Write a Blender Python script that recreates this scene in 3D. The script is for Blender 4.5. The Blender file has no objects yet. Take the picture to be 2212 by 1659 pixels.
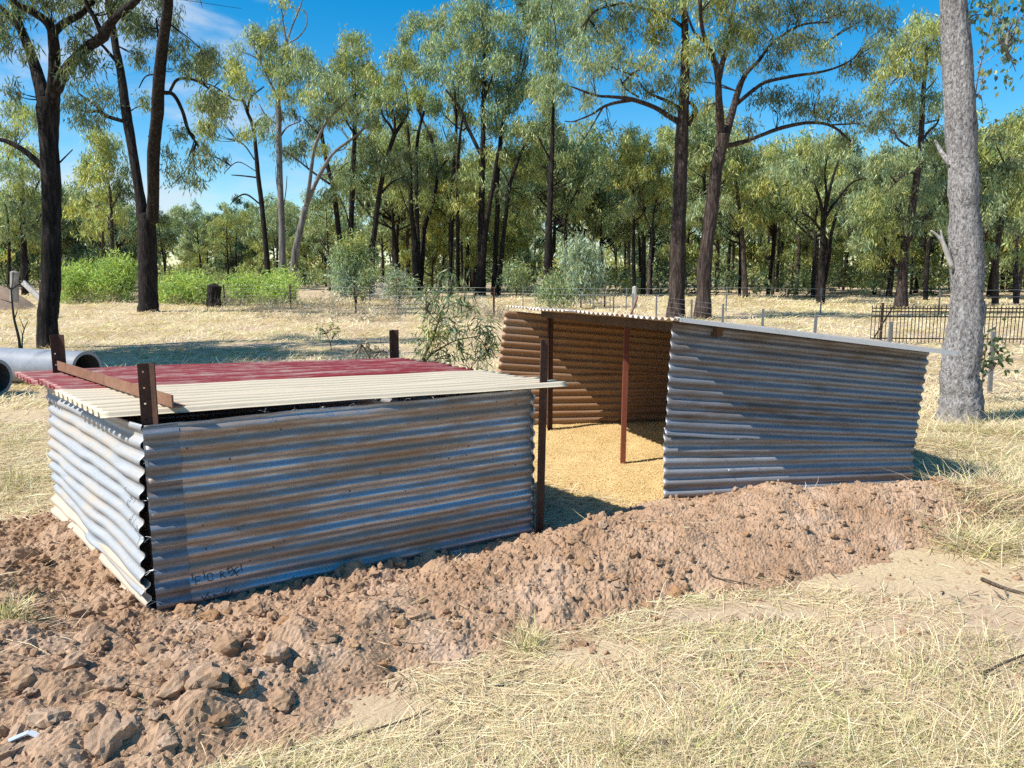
import bpy, math, random
import numpy as np
from mathutils import Vector

R = math.radians
rng = np.random.default_rng(7)
random.seed(7)
scene = bpy.context.scene

# ------------------------------------------------------------------ camera
CAM_H = 1.65
FPX = 1642.0                      # focal length for a 2212 px wide frame
PITCH = math.atan((829.5 - 590.0) / FPX)
cam_d = bpy.data.cameras.new('camera')
cam = bpy.data.objects.new('camera', cam_d)
scene.collection.objects.link(cam)
cam.location = (0, 0, CAM_H)
cam.rotation_euler = (R(90) - PITCH, 0, 0)
cam_d.sensor_width = 36.0
cam_d.lens = 36.0 * FPX / 2212.0
cam_d.clip_start = 0.05
cam_d.clip_end = 3000
scene.camera = cam

# ------------------------------------------------------------------ light
SUN_EL = R(49.5)
SUN_TO = Vector((-0.9239, -0.3827, 0)).normalized()      # horizontal direction towards the sun
world = bpy.data.worlds.new('World')
scene.world = world
world.use_nodes = True
wn, wl = world.node_tree.nodes, world.node_tree.links
wn.clear()
w_out = wn.new('ShaderNodeOutputWorld')
w_bg = wn.new('ShaderNodeBackground')
w_bg.inputs['Strength'].default_value = 0.098
sky = wn.new('ShaderNodeTexSky')
sky.sky_type = 'NISHITA'
sky.sun_disc = False
sky.sun_elevation = SUN_EL
sky.sun_rotation = math.atan2(SUN_TO.x, SUN_TO.y)
sky.altitude = 300
sky.air_density = 1.0
sky.dust_density = 0.3
sky.ozone_density = 2.5
hsv = wn.new('ShaderNodeHueSaturation')
hsv.inputs['Hue'].default_value = 0.492
hsv.inputs['Saturation'].default_value = 1.52
hsv.inputs['Value'].default_value = 1.2
wl.new(sky.outputs[0], hsv.inputs['Color'])
# thin cirrus: noise on the sky plane, drifting in from the left of the picture
tc = wn.new('ShaderNodeTexCoord')
sep = wn.new('ShaderNodeSeparateXYZ')
wl.new(tc.outputs['Generated'], sep.inputs[0])
def wmath(op, a, b=None, clamp=False):
    n = wn.new('ShaderNodeMath'); n.operation = op; n.use_clamp = clamp
    for i, v in enumerate((a, b)):
        if v is None: continue
        if isinstance(v, (int, float)): n.inputs[i].default_value = v
        else: wl.new(v, n.inputs[i])
    return n.outputs[0]
cvec = wn.new('ShaderNodeMapping')
cvec.inputs['Scale'].default_value = (2.6, 2.6, 7.0)
cvec.inputs['Rotation'].default_value = (0.25, 0.2, 0.0)
wl.new(tc.outputs['Generated'], cvec.inputs['Vector'])
cn = wn.new('ShaderNodeTexNoise')
cn.inputs['Scale'].default_value = 1.9
cn.inputs['Detail'].default_value = 9
cn.inputs['Roughness'].default_value = 0.58
cn.inputs['Distortion'].default_value = 0.35
wl.new(cvec.outputs[0], cn.inputs['Vector'])
side = wmath('MULTIPLY', wmath('ADD', sep.outputs[0], 0.26), -0.75)        # the cirrus bank lies towards -X
side = wmath('MINIMUM', wmath('MAXIMUM', side, -0.4), 0.10)
cf = wmath('ADD', cn.outputs['Fac'], side)
cr = wn.new('ShaderNodeValToRGB')
cr.color_ramp.elements[0].position = 0.50
cr.color_ramp.elements[1].position = 0.74
cr.color_ramp.interpolation = 'EASE'
wl.new(cf, cr.inputs[0])
cmix = wn.new('ShaderNodeMixRGB')
wl.new(wmath('MULTIPLY', cr.outputs[0], 0.7), cmix.inputs[0])
wl.new(hsv.outputs[0], cmix.inputs[1])
cmix.inputs[2].default_value = (5.2, 5.8, 6.5, 1)
wl.new(cmix.outputs[0], w_bg.inputs[0])
wl.new(w_bg.outputs[0], w_out.inputs[0])

sun_d = bpy.data.lights.new('sun', 'SUN')
sun_d.energy = 5.0
sun_d.angle = R(0.5)
sun_d.color = (1.0, 0.96, 0.90)
sun = bpy.data.objects.new('sun', sun_d)
scene.collection.objects.link(sun)
ce = math.cos(SUN_EL)
sun.rotation_euler = (-Vector((SUN_TO.x * ce, SUN_TO.y * ce, math.sin(SUN_EL)))).to_track_quat('-Z', 'Y').to_euler()

vs = scene.view_settings
vs.view_transform = 'Standard'
vs.look = 'None'
vs.gamma = 1.0
vs.use_curve_mapping = False
vs.exposure = 0.55
scene.cycles.use_denoising = False
scene.cycles.max_bounces = 4
scene.cycles.diffuse_bounces = 2
scene.cycles.glossy_bounces = 2
scene.cycles.transmission_bounces = 2

# ------------------------------------------------------------------ helpers
cP, sP = math.cos(PITCH), math.sin(PITCH)
def ray(u, v):
    a = (u - 1106) / FPX; b = -(v - 829.5) / FPX
    return np.array([a, cP + b * sP, -sP + b * cP])
def on_z(u, v, z=0.0):
    d = ray(u, v); return d * ((z - CAM_H) / d[2]) + np.array([0, 0, CAM_H])
def at_y(u, v, y):
    d = ray(u, v); return d * (y / d[1]) + np.array([0, 0, CAM_H])

COL = scene.collection
def tag(o, label=None, cat=None, group=None, kind=None):
    if label: o['label'] = label
    if cat: o['category'] = cat
    if group: o['group'] = group
    if kind: o['kind'] = kind
    return o
def empty(name, loc=(0, 0, 0)):
    o = bpy.data.objects.new(name, None)
    COL.objects.link(o); o.location = tuple(float(k) for k in loc); o.empty_display_size = 0.1
    return o
def link(name, me, mat=None, parent=None):
    o = bpy.data.objects.new(name, me)
    COL.objects.link(o)
    if mat is not None and not me.materials: me.materials.append(mat)
    if parent is not None:
        o.parent = parent
        o.matrix_parent_inverse = parent_inv(parent)
    return o
def parent_inv(p):
    from mathutils import Matrix
    # parents are never rotated or scaled here, only moved
    t = Vector((0, 0, 0)); q = p
    while q is not None:
        t += q.location; q = q.parent if q.parent else None
        if q is not None and q.type == 'MESH': pass
    return Matrix.Translation(-t)
def mesh(name, V, Fs, col=None, uv=None, smooth=False):
    V = np.asarray(V, dtype=np.float32)
    if not isinstance(Fs, (list, tuple)): Fs = [Fs]
    Fs = [np.asarray(f, dtype=np.int32) for f in Fs if len(f)]
    loops = np.concatenate([f.ravel() for f in Fs])
    tot = np.concatenate([np.full(len(f), f.shape[1], dtype=np.int32) for f in Fs])
    start = np.concatenate([[0], np.cumsum(tot)[:-1]]).astype(np.int32)
    me = bpy.data.meshes.new(name)
    me.vertices.add(len(V)); me.vertices.foreach_set('co', V.ravel())
    me.loops.add(len(loops)); me.loops.foreach_set('vertex_index', loops)
    me.polygons.add(len(tot)); me.polygons.foreach_set('loop_start', start)
    me.polygons.foreach_set('use_smooth', np.full(len(tot), bool(smooth)))
    me.update(calc_edges=True)
    if col is not None:
        a = me.color_attributes.new('Col', 'FLOAT_COLOR', 'POINT')
        c = np.ones((len(V), 4), dtype=np.float32); c[:, :3] = col
        a.data.foreach_set('color', c.ravel())
    if uv is not None:
        l = me.uv_layers.new(name='UVMap')
        l.data.foreach_set('uv', np.asarray(uv, dtype=np.float32)[loops].ravel())
    return me
class MB:
    """collects pieces of one mesh"""
    def __init__(self): self.V = []; self.Q = []; self.T = []; self.C = []; self.n = 0
    def add(self, V, quads=None, tris=None, col=None):
        V = np.asarray(V, float)
        if quads is not None and len(quads): self.Q.append(np.asarray(quads) + self.n)
        if tris is not None and len(tris): self.T.append(np.asarray(tris) + self.n)
        if col is not None: self.C.append(np.broadcast_to(np.asarray(col, float), (len(V), 3)))
        self.V.append(V); self.n += len(V)
    def me(self, name, smooth=False):
        Fs = []
        if self.Q: Fs.append(np.concatenate(self.Q))
        if self.T: Fs.append(np.concatenate(self.T))
        return mesh(name, np.concatenate(self.V), Fs, np.concatenate(self.C) if self.C else None, smooth=smooth)
    def build(self, name, mat, parent=None, smooth=False):
        return link(name, self.me(name, smooth), mat, parent)
    def box(self, p0, p1, w, t, up=(0, 0, 1)):
        """bar from p0 to p1, section w (sideways) by t (along up)"""
        p0 = np.asarray(p0, float); p1 = np.asarray(p1, float)
        d = p1 - p0; d /= np.linalg.norm(d)
        u = np.asarray(up, float)
        s = np.cross(d, u)
        if np.linalg.norm(s) < 1e-4: s = np.cross(d, (1, 0, 0.0))
        s /= np.linalg.norm(s); u = np.cross(s, d)
        V = [p + a * s * w / 2 + b * u * t / 2 for p in (p0, p1) for a, b in ((-1, -1), (1, -1), (1, 1), (-1, 1))]
        self.add(V, [[0, 1, 2, 3], [7, 6, 5, 4], [0, 4, 5, 1], [1, 5, 6, 2], [2, 6, 7, 3], [3, 7, 4, 0]])
    def tube(self, pts, rad, seg=8, rough=0.0, smooth_n=0, cap=True, col=None, seed=0):
        pts = np.asarray(pts, float); rad = np.asarray(rad, float)
        if smooth_n: pts, rad = resample(pts, rad, smooth_n)
        n = len(pts)
        tan = np.gradient(pts, axis=0); tan /= np.linalg.norm(tan, axis=1)[:, None] + 1e-9
        ref = np.array([0.31, -0.95, 0.05]) if abs(tan[:, 2]).mean() > 0.5 else np.array([0.05, 0.1, 1.0])
        s = np.cross(tan, ref); s /= np.linalg.norm(s, axis=1)[:, None] + 1e-9
        b = np.cross(tan, s)
        th = np.linspace(0, 2 * np.pi, seg, endpoint=False)
        rr = np.repeat(rad[:, None], seg, 1)
        if rough:
            g = np.random.default_rng(seed + n * 31 + seg)
            rib = g.normal(0, rough, seg)[None, :] * 0.6 + g.normal(0, rough, (n, seg)) * 0.5
            lump = np.interp(np.arange(n), np.linspace(0, n - 1, max(3, n // 3)), g.normal(0, rough * 0.8, max(3, n // 3)))
            rr = rr * (1 + rib + lump[:, None])
        V = pts[:, None, :] + rr[..., None] * (np.cos(th)[None, :, None] * s[:, None, :] + np.sin(th)[None, :, None] * b[:, None, :])
        V = V.reshape(-1, 3)
        i = np.arange(n - 1)[:, None] * seg; j = np.arange(seg)[None, :]; k = (j + 1) % seg
        Q = np.stack([i + j, i + k, i + seg + k, i + seg + j], -1).reshape(-1, 4)
        T = None
        if cap:
            V = np.concatenate([V, [pts[0]], [pts[-1] + tan[-1] * rad[-1] * 0.5]])
            jj = np.arange(seg); kk = (jj + 1) % seg
            T = np.concatenate([np.stack([kk, jj, np.full(seg, n * seg)], -1),
                                np.stack([(n - 1) * seg + jj, (n - 1) * seg + kk, np.full(seg, n * seg + 1)], -1)])
        self.add(V, Q, T, col)
def resample(pts, rad, k):
    n = len(pts)
    if n < 3:
        t = np.linspace(0, 1, k + 1)[:, None]
        return pts[0] * (1 - t) + pts[-1] * t, rad[0] + (rad[-1] - rad[0]) * t[:, 0]
    P = np.vstack([2 * pts[0] - pts[1], pts, 2 * pts[-1] - pts[-2]])
    out, ro = [], []
    for i in range(n - 1):
        p0, p1, p2, p3 = P[i:i + 4]
        for t in np.linspace(0, 1, k, endpoint=False):
            out.append(0.5 * (2 * p1 + (p2 - p0) * t + (2 * p0 - 5 * p1 + 4 * p2 - p3) * t * t + (3 * p1 - p0 - 3 * p2 + p3) * t ** 3))
            ro.append(rad[i] * (1 - t) + rad[i + 1] * t)
    out.append(pts[-1]); ro.append(rad[-1])
    return np.array(out), np.array(ro)

# smooth lattice noise, vectorised
_lat = np.random.default_rng(99).random((256, 256))
def vnoise(x, y):
    x = np.asarray(x, float); y = np.asarray(y, float)
    xi = np.floor(x).astype(int); yi = np.floor(y).astype(int)
    fx = x - xi; fy = y - yi
    fx = fx * fx * (3 - 2 * fx); fy = fy * fy * (3 - 2 * fy)
    a = _lat[xi % 256, yi % 256]; b = _lat[(xi + 1) % 256, yi % 256]
    c = _lat[xi % 256, (yi + 1) % 256]; d = _lat[(xi + 1) % 256, (yi + 1) % 256]
    return (a * (1 - fx) + b * fx) * (1 - fy) + (c * (1 - fx) + d * fx) * fy
def fbm(x, y, o=4):
    s = 0; a = 0.5
    for k in range(o):
        s = s + a * (vnoise(x * 2 ** k + 17.3 * k, y * 2 ** k + 5.1 * k) - 0.5); a *= 0.55
    return s * 2

# ------------------------------------------------------------------ materials
def new_mat(name):
    m = bpy.data.materials.new(name); m.use_nodes = True
    nt = m.node_tree; nt.nodes.clear()
    out = nt.nodes.new('ShaderNodeOutputMaterial')
    b = nt.nodes.new('ShaderNodeBsdfPrincipled')
    nt.links.new(b.outputs[0], out.inputs[0])
    return m, nt, b, out
def N(nt, typ, **kw):
    n = nt.nodes.new(typ)
    for k, v in kw.items():
        if k in n.inputs: n.inputs[k].default_value = v
        else: setattr(n, k, v)
    return n
def noise(nt, vec, scale, detail=4, rough=0.55, dist=0.0):
    n = N(nt, 'ShaderNodeTexNoise', Scale=scale, Detail=detail, Roughness=rough, Distortion=dist)
    if vec is not None: nt.links.new(vec, n.inputs['Vector'])
    return n.outputs['Fac']
def mapping(nt, vec, scale=(1, 1, 1), loc=(0, 0, 0)):
    m = nt.nodes.new('ShaderNodeMapping')
    m.inputs['Scale'].default_value = scale; m.inputs['Location'].default_value = loc
    nt.links.new(vec, m.inputs['Vector']); return m.outputs[0]
def ramp(nt, fac, stops):
    r = nt.nodes.new('ShaderNodeValToRGB')
    e = r.color_ramp.elements
    while len(e) > 1: e.remove(e[-1])
    for i, (p, c) in enumerate(stops):
        if i == 0: e[0].position = p; q = e[0]
        else: q = e.new(p)
        c = (c, c, c) if isinstance(c, (int, float)) else c
        q.color = (*c, 1)
    nt.links.new(fac, r.inputs[0]); return r.outputs[0]
def mix(nt, fac, a, b, mode='MIX'):
    m = nt.nodes.new('ShaderNodeMixRGB'); m.blend_type = mode
    for i, v in enumerate((fac, a, b)):
        if isinstance(v, (int, float)): m.inputs[i].default_value = v if i == 0 else (v, v, v, 1)
        elif isinstance(v, tuple): m.inputs[i].default_value = (*v, 1)
        else: nt.links.new(v, m.inputs[i])
    return m.outputs[0]
def bump(nt, b, h, strength=0.5, dist=0.01):
    n = N(nt, 'ShaderNodeBump', Strength=strength, Distance=dist)
    nt.links.new(h, n.inputs['Height']); nt.links.new(n.outputs[0], b.inputs['Normal'])
def coord(nt, which='Object'):
    return nt.nodes.new('ShaderNodeTexCoord').outputs[which]

def mat_soil(name, c1, c2, c3, fine=1.0):
    m, nt, b, o = new_mat(name)
    p = N(nt, 'ShaderNodeNewGeometry').outputs['Position']
    n1 = noise(nt, p, 2.2 * fine, 5); n2 = noise(nt, p, 26 * fine, 6, 0.7); n3 = noise(nt, p, 160 * fine, 4, 0.7)
    c = ramp(nt, n1, [(0.32, c1), (0.55, c2), (0.72, c3)])
    c = mix(nt, 0.55, c, ramp(nt, n2, [(0.3, 0.62), (0.7, 1.25)]), 'MULTIPLY')
    c = mix(nt, 0.5, c, ramp(nt, n3, [(0.25, 0.7), (0.75, 1.2)]), 'MULTIPLY')
    nt.links.new(c, b.inputs['Base Color'])
    b.inputs['Roughness'].default_value = 0.95
    b.inputs['Specular IOR Level'].default_value = 0.15
    bump(nt, b, mix(nt, 0.5, n2, n3), 0.9, 0.012)
    return m
M = {}
M['soil'] = mat_soil('dug_soil', (0.34, 0.205, 0.120), (0.46, 0.305, 0.195), (0.53, 0.38, 0.27))
M['clod'] = mat_soil('clod_soil', (0.34, 0.205, 0.115), (0.45, 0.295, 0.185), (0.52, 0.37, 0.26), 2.0)
M['clod_red'] = mat_soil('clod_rust_soil', (0.38, 0.21, 0.10), (0.45, 0.275, 0.155), (0.50, 0.34, 0.21), 2.0)
M['stone'] = mat_soil('pale_soil', (0.43, 0.28, 0.18), (0.50, 0.345, 0.235), (0.54, 0.40, 0.29), 2.0)

# ground: bare soil and matted straw
m, nt, b, o = new_mat('paddock_ground'); M['ground'] = m
p = N(nt, 'ShaderNodeNewGeometry').outputs['Position']
n1 = noise(nt, p, 0.55, 6, 0.6); n2 = noise(nt, p, 9, 6, 0.7); n3 = noise(nt, mapping(nt, p, (60, 130, 60)), 1.0, 4, 0.7)
soil = ramp(nt, n2, [(0.3, (0.33, 0.22, 0.15)), (0.6, (0.45, 0.33, 0.245)), (0.8, (0.50, 0.38, 0.29))])
straw = ramp(nt, n3, [(0.3, (0.27, 0.19, 0.11)), (0.5, (0.52, 0.40, 0.24)), (0.7, (0.64, 0.52, 0.34))])
f = ramp(nt, n1, [(0.40, 0.25), (0.56, 1.0)])
c = mix(nt, f, soil, straw)
nt.links.new(c, b.inputs['Base Color']); b.inputs['Roughness'].default_value = 0.95
b.inputs['Specular IOR Level'].default_value = 0.1
bump(nt, b, mix(nt, 0.5, n2, n3), 0.6, 0.02)

# vertex-coloured stuff: leaves, straw
def mat_leaf(name, rough=0.5, trans=0.35, spec=0.4):
    m, nt, b, o = new_mat(name)
    a = N(nt, 'ShaderNodeAttribute', attribute_name='Col').outputs['Color']
    nt.links.new(a, b.inputs['Base Color'])
    b.inputs['Roughness'].default_value = rough
    b.inputs['Specular IOR Level'].default_value = spec
    t = nt.nodes.new('ShaderNodeBsdfTranslucent')
    g = mix(nt, 1.0, a, (0.95, 1.05, 0.62), 'MULTIPLY')
    nt.links.new(g, t.inputs[0])
    s = nt.nodes.new('ShaderNodeMixShader'); s.inputs[0].default_value = trans
    nt.links.new(b.outputs[0], s.inputs[1]); nt.links.new(t.outputs[0], s.inputs[2])
    nt.links.new(s.outputs[0], o.inputs[0])
    return m
M['leaf'] = mat_leaf('gum_leaf', 0.45, 0.42, 0.4)
M['straw'] = mat_leaf('dry_straw', 0.6, 0.25, 0.25)
M['chips'] = mat_leaf('sawdust_chip', 0.8, 0.1, 0.1)

def mat_bark(name, c1, c2, c3, sx=14, sz=2.2, dist=0.05, st=1.0, speck=0.0):
    m, nt, b, o = new_mat(name)
    p = N(nt, 'ShaderNodeNewGeometry').outputs['Position']
    q = mapping(nt, p, (sx, sx, sz))
    n1 = noise(nt, q, 1.0, 6, 0.65, 0.5)
    n2 = noise(nt, p, 1.3, 3)
    c = ramp(nt, n1, [(0.34, c1), (0.52, c2), (0.70, c3)])
    c = mix(nt, 0.5, c, ramp(nt, n2, [(0.35, 0.7), (0.65, 1.2)]), 'MULTIPLY')
    nt.links.new(c, b.inputs['Base Color']); b.inputs['Roughness'].default_value = 0.9
    b.inputs['Specular IOR Level'].default_value = 0.15
    bump(nt, b, n1, st, dist)
    return m
M['ironbark'] = mat_bark('ironbark_bark', (0.006, 0.005, 0.005), (0.024, 0.019, 0.017), (0.070, 0.057, 0.050), 16, 2.6, 0.06)
M['brownbark'] = mat_bark('brown_furrowed_bark', (0.018, 0.012, 0.010), (0.062, 0.045, 0.038), (0.15, 0.115, 0.098), 15, 2.6, 0.06)
M['palebark'] = mat_bark('pale_smooth_bark', (0.075, 0.067, 0.062), (0.17, 0.155, 0.145), (0.28, 0.26, 0.245), 7, 1.2, 0.02, 0.5)
M['boxbark'] = mat_bark('grey_box_bark', (0.085, 0.078, 0.075), (0.29, 0.272, 0.262), (0.50, 0.48, 0.465), 48, 24, 0.022, 1.0)
M['deadwood'] = mat_bark('weathered_dead_wood', (0.26, 0.24, 0.21), (0.42, 0.40, 0.36), (0.55, 0.52, 0.47), 20, 5, 0.01, 0.4)
M['twig'] = mat_bark('dark_twig', (0.05, 0.035, 0.025), (0.10, 0.075, 0.055), (0.17, 0.13, 0.10), 40, 10, 0.004, 0.4)

def mat_metal(name, base, base2, dirt, dirt_amt, metallic=0.9, rough=0.42, dirt_scale=(1.2, 7.0), rust=(0.22, 0.10, 0.045), rust_amt=0.0, spangle=1.0, streak=0.4):
    m, nt, b, o = new_mat(name)
    uv = coord(nt, 'UV')
    d1 = noise(nt, mapping(nt, uv, (dirt_scale[0], dirt_scale[1], 1)), 1.0, 7, 0.62, 0.3)
    d2 = noise(nt, mapping(nt, uv, (5, 42, 1)), 1.0, 6, 0.7)
    sp = noise(nt, mapping(nt, uv, (55, 60, 1)), 1.0, 3, 0.6)
    gr = noise(nt, mapping(nt, uv, (160, 190, 1)), 1.0, 3, 0.8)
    c = mix(nt, sp, base, base2)
    c = mix(nt, 0.35, c, ramp(nt, gr, [(0.3, 0.72), (0.7, 1.2)]), 'MULTIPLY')
    f = mix(nt, streak, d1, d2)
    lo = 0.66 - 0.34 * dirt_amt
    fd = ramp(nt, f, [(lo - 0.05, 0.0), (lo + 0.10, 0.85)])
    c = mix(nt, fd, c, dirt)
    rm = ramp(nt, mix(nt, 0.5, noise(nt, mapping(nt, uv, (2.2, 2.8, 1), (3, 7, 0)), 1.0, 6, 0.7), d2), [(0.64 - 0.2 * rust_amt, 0.0), (0.74 - 0.2 * rust_amt, 1.0)])
    if rust_amt > 0:
        c = mix(nt, rm, c, rust)
    nt.links.new(c, b.inputs['Base Color'])
    mm = N(nt, 'ShaderNodeMath', operation='MULTIPLY_ADD'); mm.inputs[1].default_value = -metallic * 0.85; mm.inputs[2].default_value = metallic
    nt.links.new(fd, mm.inputs[0]); nt.links.new(mm.outputs[0], b.inputs['Metallic'])
    rr = N(nt, 'ShaderNodeMath', operation='MULTIPLY_ADD'); rr.inputs[1].default_value = 0.22; rr.inputs[2].default_value = rough
    nt.links.new(mix(nt, 0.6, fd, d2), rr.inputs[0]); nt.links.new(rr.outputs[0], b.inputs['Roughness'])
    bump(nt, b, mix(nt, 0.35, mix(nt, 0.5, d1, d2), gr), 0.35, 0.004)
    return m
M['galv_front'] = mat_metal('galvanised_front', (0.38, 0.40, 0.44), (0.54, 0.56, 0.60), (0.25, 0.165, 0.10), 0.58, 0.8, 0.34, (1.0, 7.5), (0.14, 0.07, 0.035), 0.18)
M['galv_side'] = mat_metal('galvanised_bright', (0.31, 0.33, 0.35), (0.43, 0.45, 0.47), (0.40, 0.33, 0.25), 0.40, 0.45, 0.48, (2.0, 5.0))
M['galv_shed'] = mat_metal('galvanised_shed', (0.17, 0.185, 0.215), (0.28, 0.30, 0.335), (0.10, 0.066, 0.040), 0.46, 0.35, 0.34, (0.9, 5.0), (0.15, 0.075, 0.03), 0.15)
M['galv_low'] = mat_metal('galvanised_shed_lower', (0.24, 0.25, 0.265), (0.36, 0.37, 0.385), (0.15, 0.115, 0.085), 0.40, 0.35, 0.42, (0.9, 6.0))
M['galv_in'] = mat_metal('galvanised_rusty_inside', (0.28, 0.19, 0.13), (0.36, 0.25, 0.17), (0.27, 0.135, 0.06), 0.66, 0.5, 0.45, (1.2, 6.0), (0.24, 0.11, 0.045), 0.3)
M['cream_low'] = mat_metal('cream_weathered_sheet', (0.46, 0.38, 0.29), (0.52, 0.44, 0.34), (0.40, 0.29, 0.19), 0.3, 0.05, 0.6, (2.0, 4.0))
M['cream'] = mat_metal('cream_roof_paint', (0.58, 0.49, 0.35), (0.63, 0.54, 0.40), (0.46, 0.36, 0.25), 0.22, 0.0, 0.45, (1.0, 8.0), streak=0.6)
M['red'] = mat_metal('faded_red_roof_paint', (0.22, 0.022, 0.024), (0.27, 0.034, 0.034), (0.44, 0.34, 0.29), 0.38, 0.0, 0.42, (0.8, 9.0), streak=0.5)
M['shed_roof'] = mat_metal('weathered_roof_iron', (0.48, 0.45, 0.42), (0.58, 0.54, 0.50), (0.46, 0.32, 0.20), 0.5, 0.5, 0.5, (1.5, 4.0), (0.30, 0.15, 0.07), 0.4)
M['flash'] = mat_metal('pale_flashing', (0.60, 0.60, 0.59), (0.70, 0.70, 0.69), (0.5, 0.46, 0.40), 0.2, 0.3, 0.5)

def mat_plain(name, c1, c2, scale=20, rough=0.6, metallic=0.0, bst=0.3, bd=0.003, c3=None, spec=0.4):
    m, nt, b, o = new_mat(name)
    p = N(nt, 'ShaderNodeNewGeometry').outputs['Position']
    n1 = noise(nt, p, scale, 6, 0.65); n2 = noise(nt, p, scale * 0.16, 4)
    st = [(0.35, c1), (0.62, c2)] + ([(0.75, c3)] if c3 else [])
    c = ramp(nt, mix(nt, 0.5, n1, n2), st)
    nt.links.new(c, b.inputs['Base Color'])
    b.inputs['Roughness'].default_value = rough; b.inputs['Metallic'].default_value = metallic
    b.inputs['Specular IOR Level'].default_value = spec
    bump(nt, b, n1, bst, bd)
    return m
M['rust_dark'] = mat_plain('dark_rusty_steel', (0.045, 0.022, 0.016), (0.10, 0.048, 0.030), 60, 0.75, 0.2, c3=(0.28, 0.13, 0.05))
M['rust'] = mat_plain('rusty_steel', (0.17, 0.075, 0.042), (0.27, 0.145, 0.09), 70, 0.8, 0.1, c3=(0.38, 0.24, 0.16))
M['redpaint'] = mat_plain('red_oxide_post', (0.16, 0.040, 0.022), (0.22, 0.062, 0.036), 30, 0.6)
M['wire'] = mat_plain('galvanised_wire', (0.35, 0.35, 0.35), (0.5, 0.5, 0.5), 30, 0.45, 0.7)
M['darkwire'] = mat_plain('weathered_wire', (0.18, 0.17, 0.16), (0.28, 0.27, 0.26), 30, 0.5, 0.5)
M['steelpost'] = mat_plain('silver_steel_post', (0.16, 0.165, 0.17), (0.24, 0.245, 0.25), 30, 0.5, 0.4)
M['picket'] = mat_plain('black_steel_picket', (0.020, 0.016, 0.014), (0.05, 0.035, 0.028), 30, 0.6, 0.2)
M['pipe'] = mat_plain('grey_concrete_pipe', (0.17, 0.18, 0.20), (0.27, 0.285, 0.31), 8, 0.42, 0.0, 0.2, 0.004, (0.33, 0.345, 0.36))
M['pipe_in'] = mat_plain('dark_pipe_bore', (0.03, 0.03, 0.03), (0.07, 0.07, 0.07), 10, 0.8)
M['ink'] = mat_plain('faded_black_ink', (0.05, 0.05, 0.055), (0.10, 0.10, 0.105), 200, 0.7)
M['timber'] = mat_bark('grey_timber', (0.20, 0.18, 0.155), (0.34, 0.31, 0.275), (0.46, 0.43, 0.39), 25, 3, 0.008, 0.5)
M['dark_beam'] = mat_plain('dark_timber_beam', (0.06, 0.035, 0.022), (0.13, 0.075, 0.045), 25, 0.8)  # dark brown timber of the shed lintel
M['wrapper'] = mat_plain('pale_blue_plastic', (0.36, 0.42, 0.50), (0.46, 0.51, 0.58), 30, 0.4)

# ------------------------------------------------------------------ ground sheet
def gz(x, y):
    r = np.hypot(x, y)
    a = np.clip((r - 9) / 40, 0, 1)
    return fbm(np.asarray(x) * 0.9 + 40, np.asarray(y) * 0.9 + 40, 3) * 0.025 * np.clip((r - 1) / 3, 0, 1) + fbm(np.asarray(x) * 0.11 + 9, np.asarray(y) * 0.11 + 3, 3) * 0.35 * a
def gzf(x, y): return float(gz(np.array([x]), np.array([y]))[0])
nr, na = 230, 300
rad = np.concatenate([[0.02], np.geomspace(0.5, 1400, nr - 1)])
ang = np.linspace(0, 2 * np.pi, na, endpoint=False)
X = rad[:, None] * np.sin(ang)[None, :]; Y = rad[:, None] * np.cos(ang)[None, :]
Z = gz(X, Y)
i = np.arange(nr - 1)[:, None] * na; j = np.arange(na)[None, :]; k = (j + 1) % na
Q = np.stack([i + j, i + na + j, i + na + k, i + k], -1).reshape(-1, 4)
Vg = np.stack([X, Y, Z], -1).reshape(-1, 3)
ground = link('ground', mesh('ground', Vg, Q[::1][:, ::-1], smooth=True), M['ground'])
tag(ground, kind='structure')

# ------------------------------------------------------------------ the two corrugated sheds: corner points
A = np.array([-1.696, 3.458]); B = np.array([0.133, 4.571]); C = np.array([-3.05, 4.93]); D = np.array([-1.06, 6.02])
E_ = np.array([1.049, 5.132]); F_ = np.array([3.0, 5.55]); G_ = np.array([-0.12, 7.69]); H_ = np.array([2.55, 8.05])

# ------------------------------------------------------------------ dug soil mound
crest = np.array([
    (-4.9, 5.05, .05, .5), (-4.2, 4.75, .13, .6), (-3.5, 4.25, .20, .62), (-2.8, 3.5, .22, .72), (-2.25, 2.75, .20, .92),
    (-1.55, 2.68, .17, .70), (-.9, 3.13, .15, .50), (-.35, 3.56, .14, .48), (.25, 4.02, .16, .58), (.8, 4.30, .20, .66),
    (1.4, 4.55, .24, .78), (2.0, 4.82, .24, .62), (2.6, 4.98, .23, .52), (3.15, 5.2, .20, .5), (3.6, 5.4, .10, .42), (4.0, 5.6, .02, .3)])
pc, hc = resample(crest[:, :2], crest[:, 2], 8); _, wc = resample(crest[:, :2], crest[:, 3], 8)
_seg = []
for p_, q_, off, hh in ((C, A, np.array([-.733, -.681]) * .10, .07), (A, B, np.array([.52, -.854]) * .12, .055), (B, E_, np.array([.3, -.9]) * .25, .03), (E_, F_, np.array([.21, -.978]) * .14, .10)):
    for t in np.linspace(0, 1, 16): _seg.append((*(p_ * (1 - t) + q_ * t + off), hh, .38))
_seg = np.array(_seg)
pc = np.concatenate([pc, _seg[:, :2]]); hc = np.concatenate([hc, _seg[:, 2]]); wc = np.concatenate([wc, _seg[:, 3]])
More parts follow.
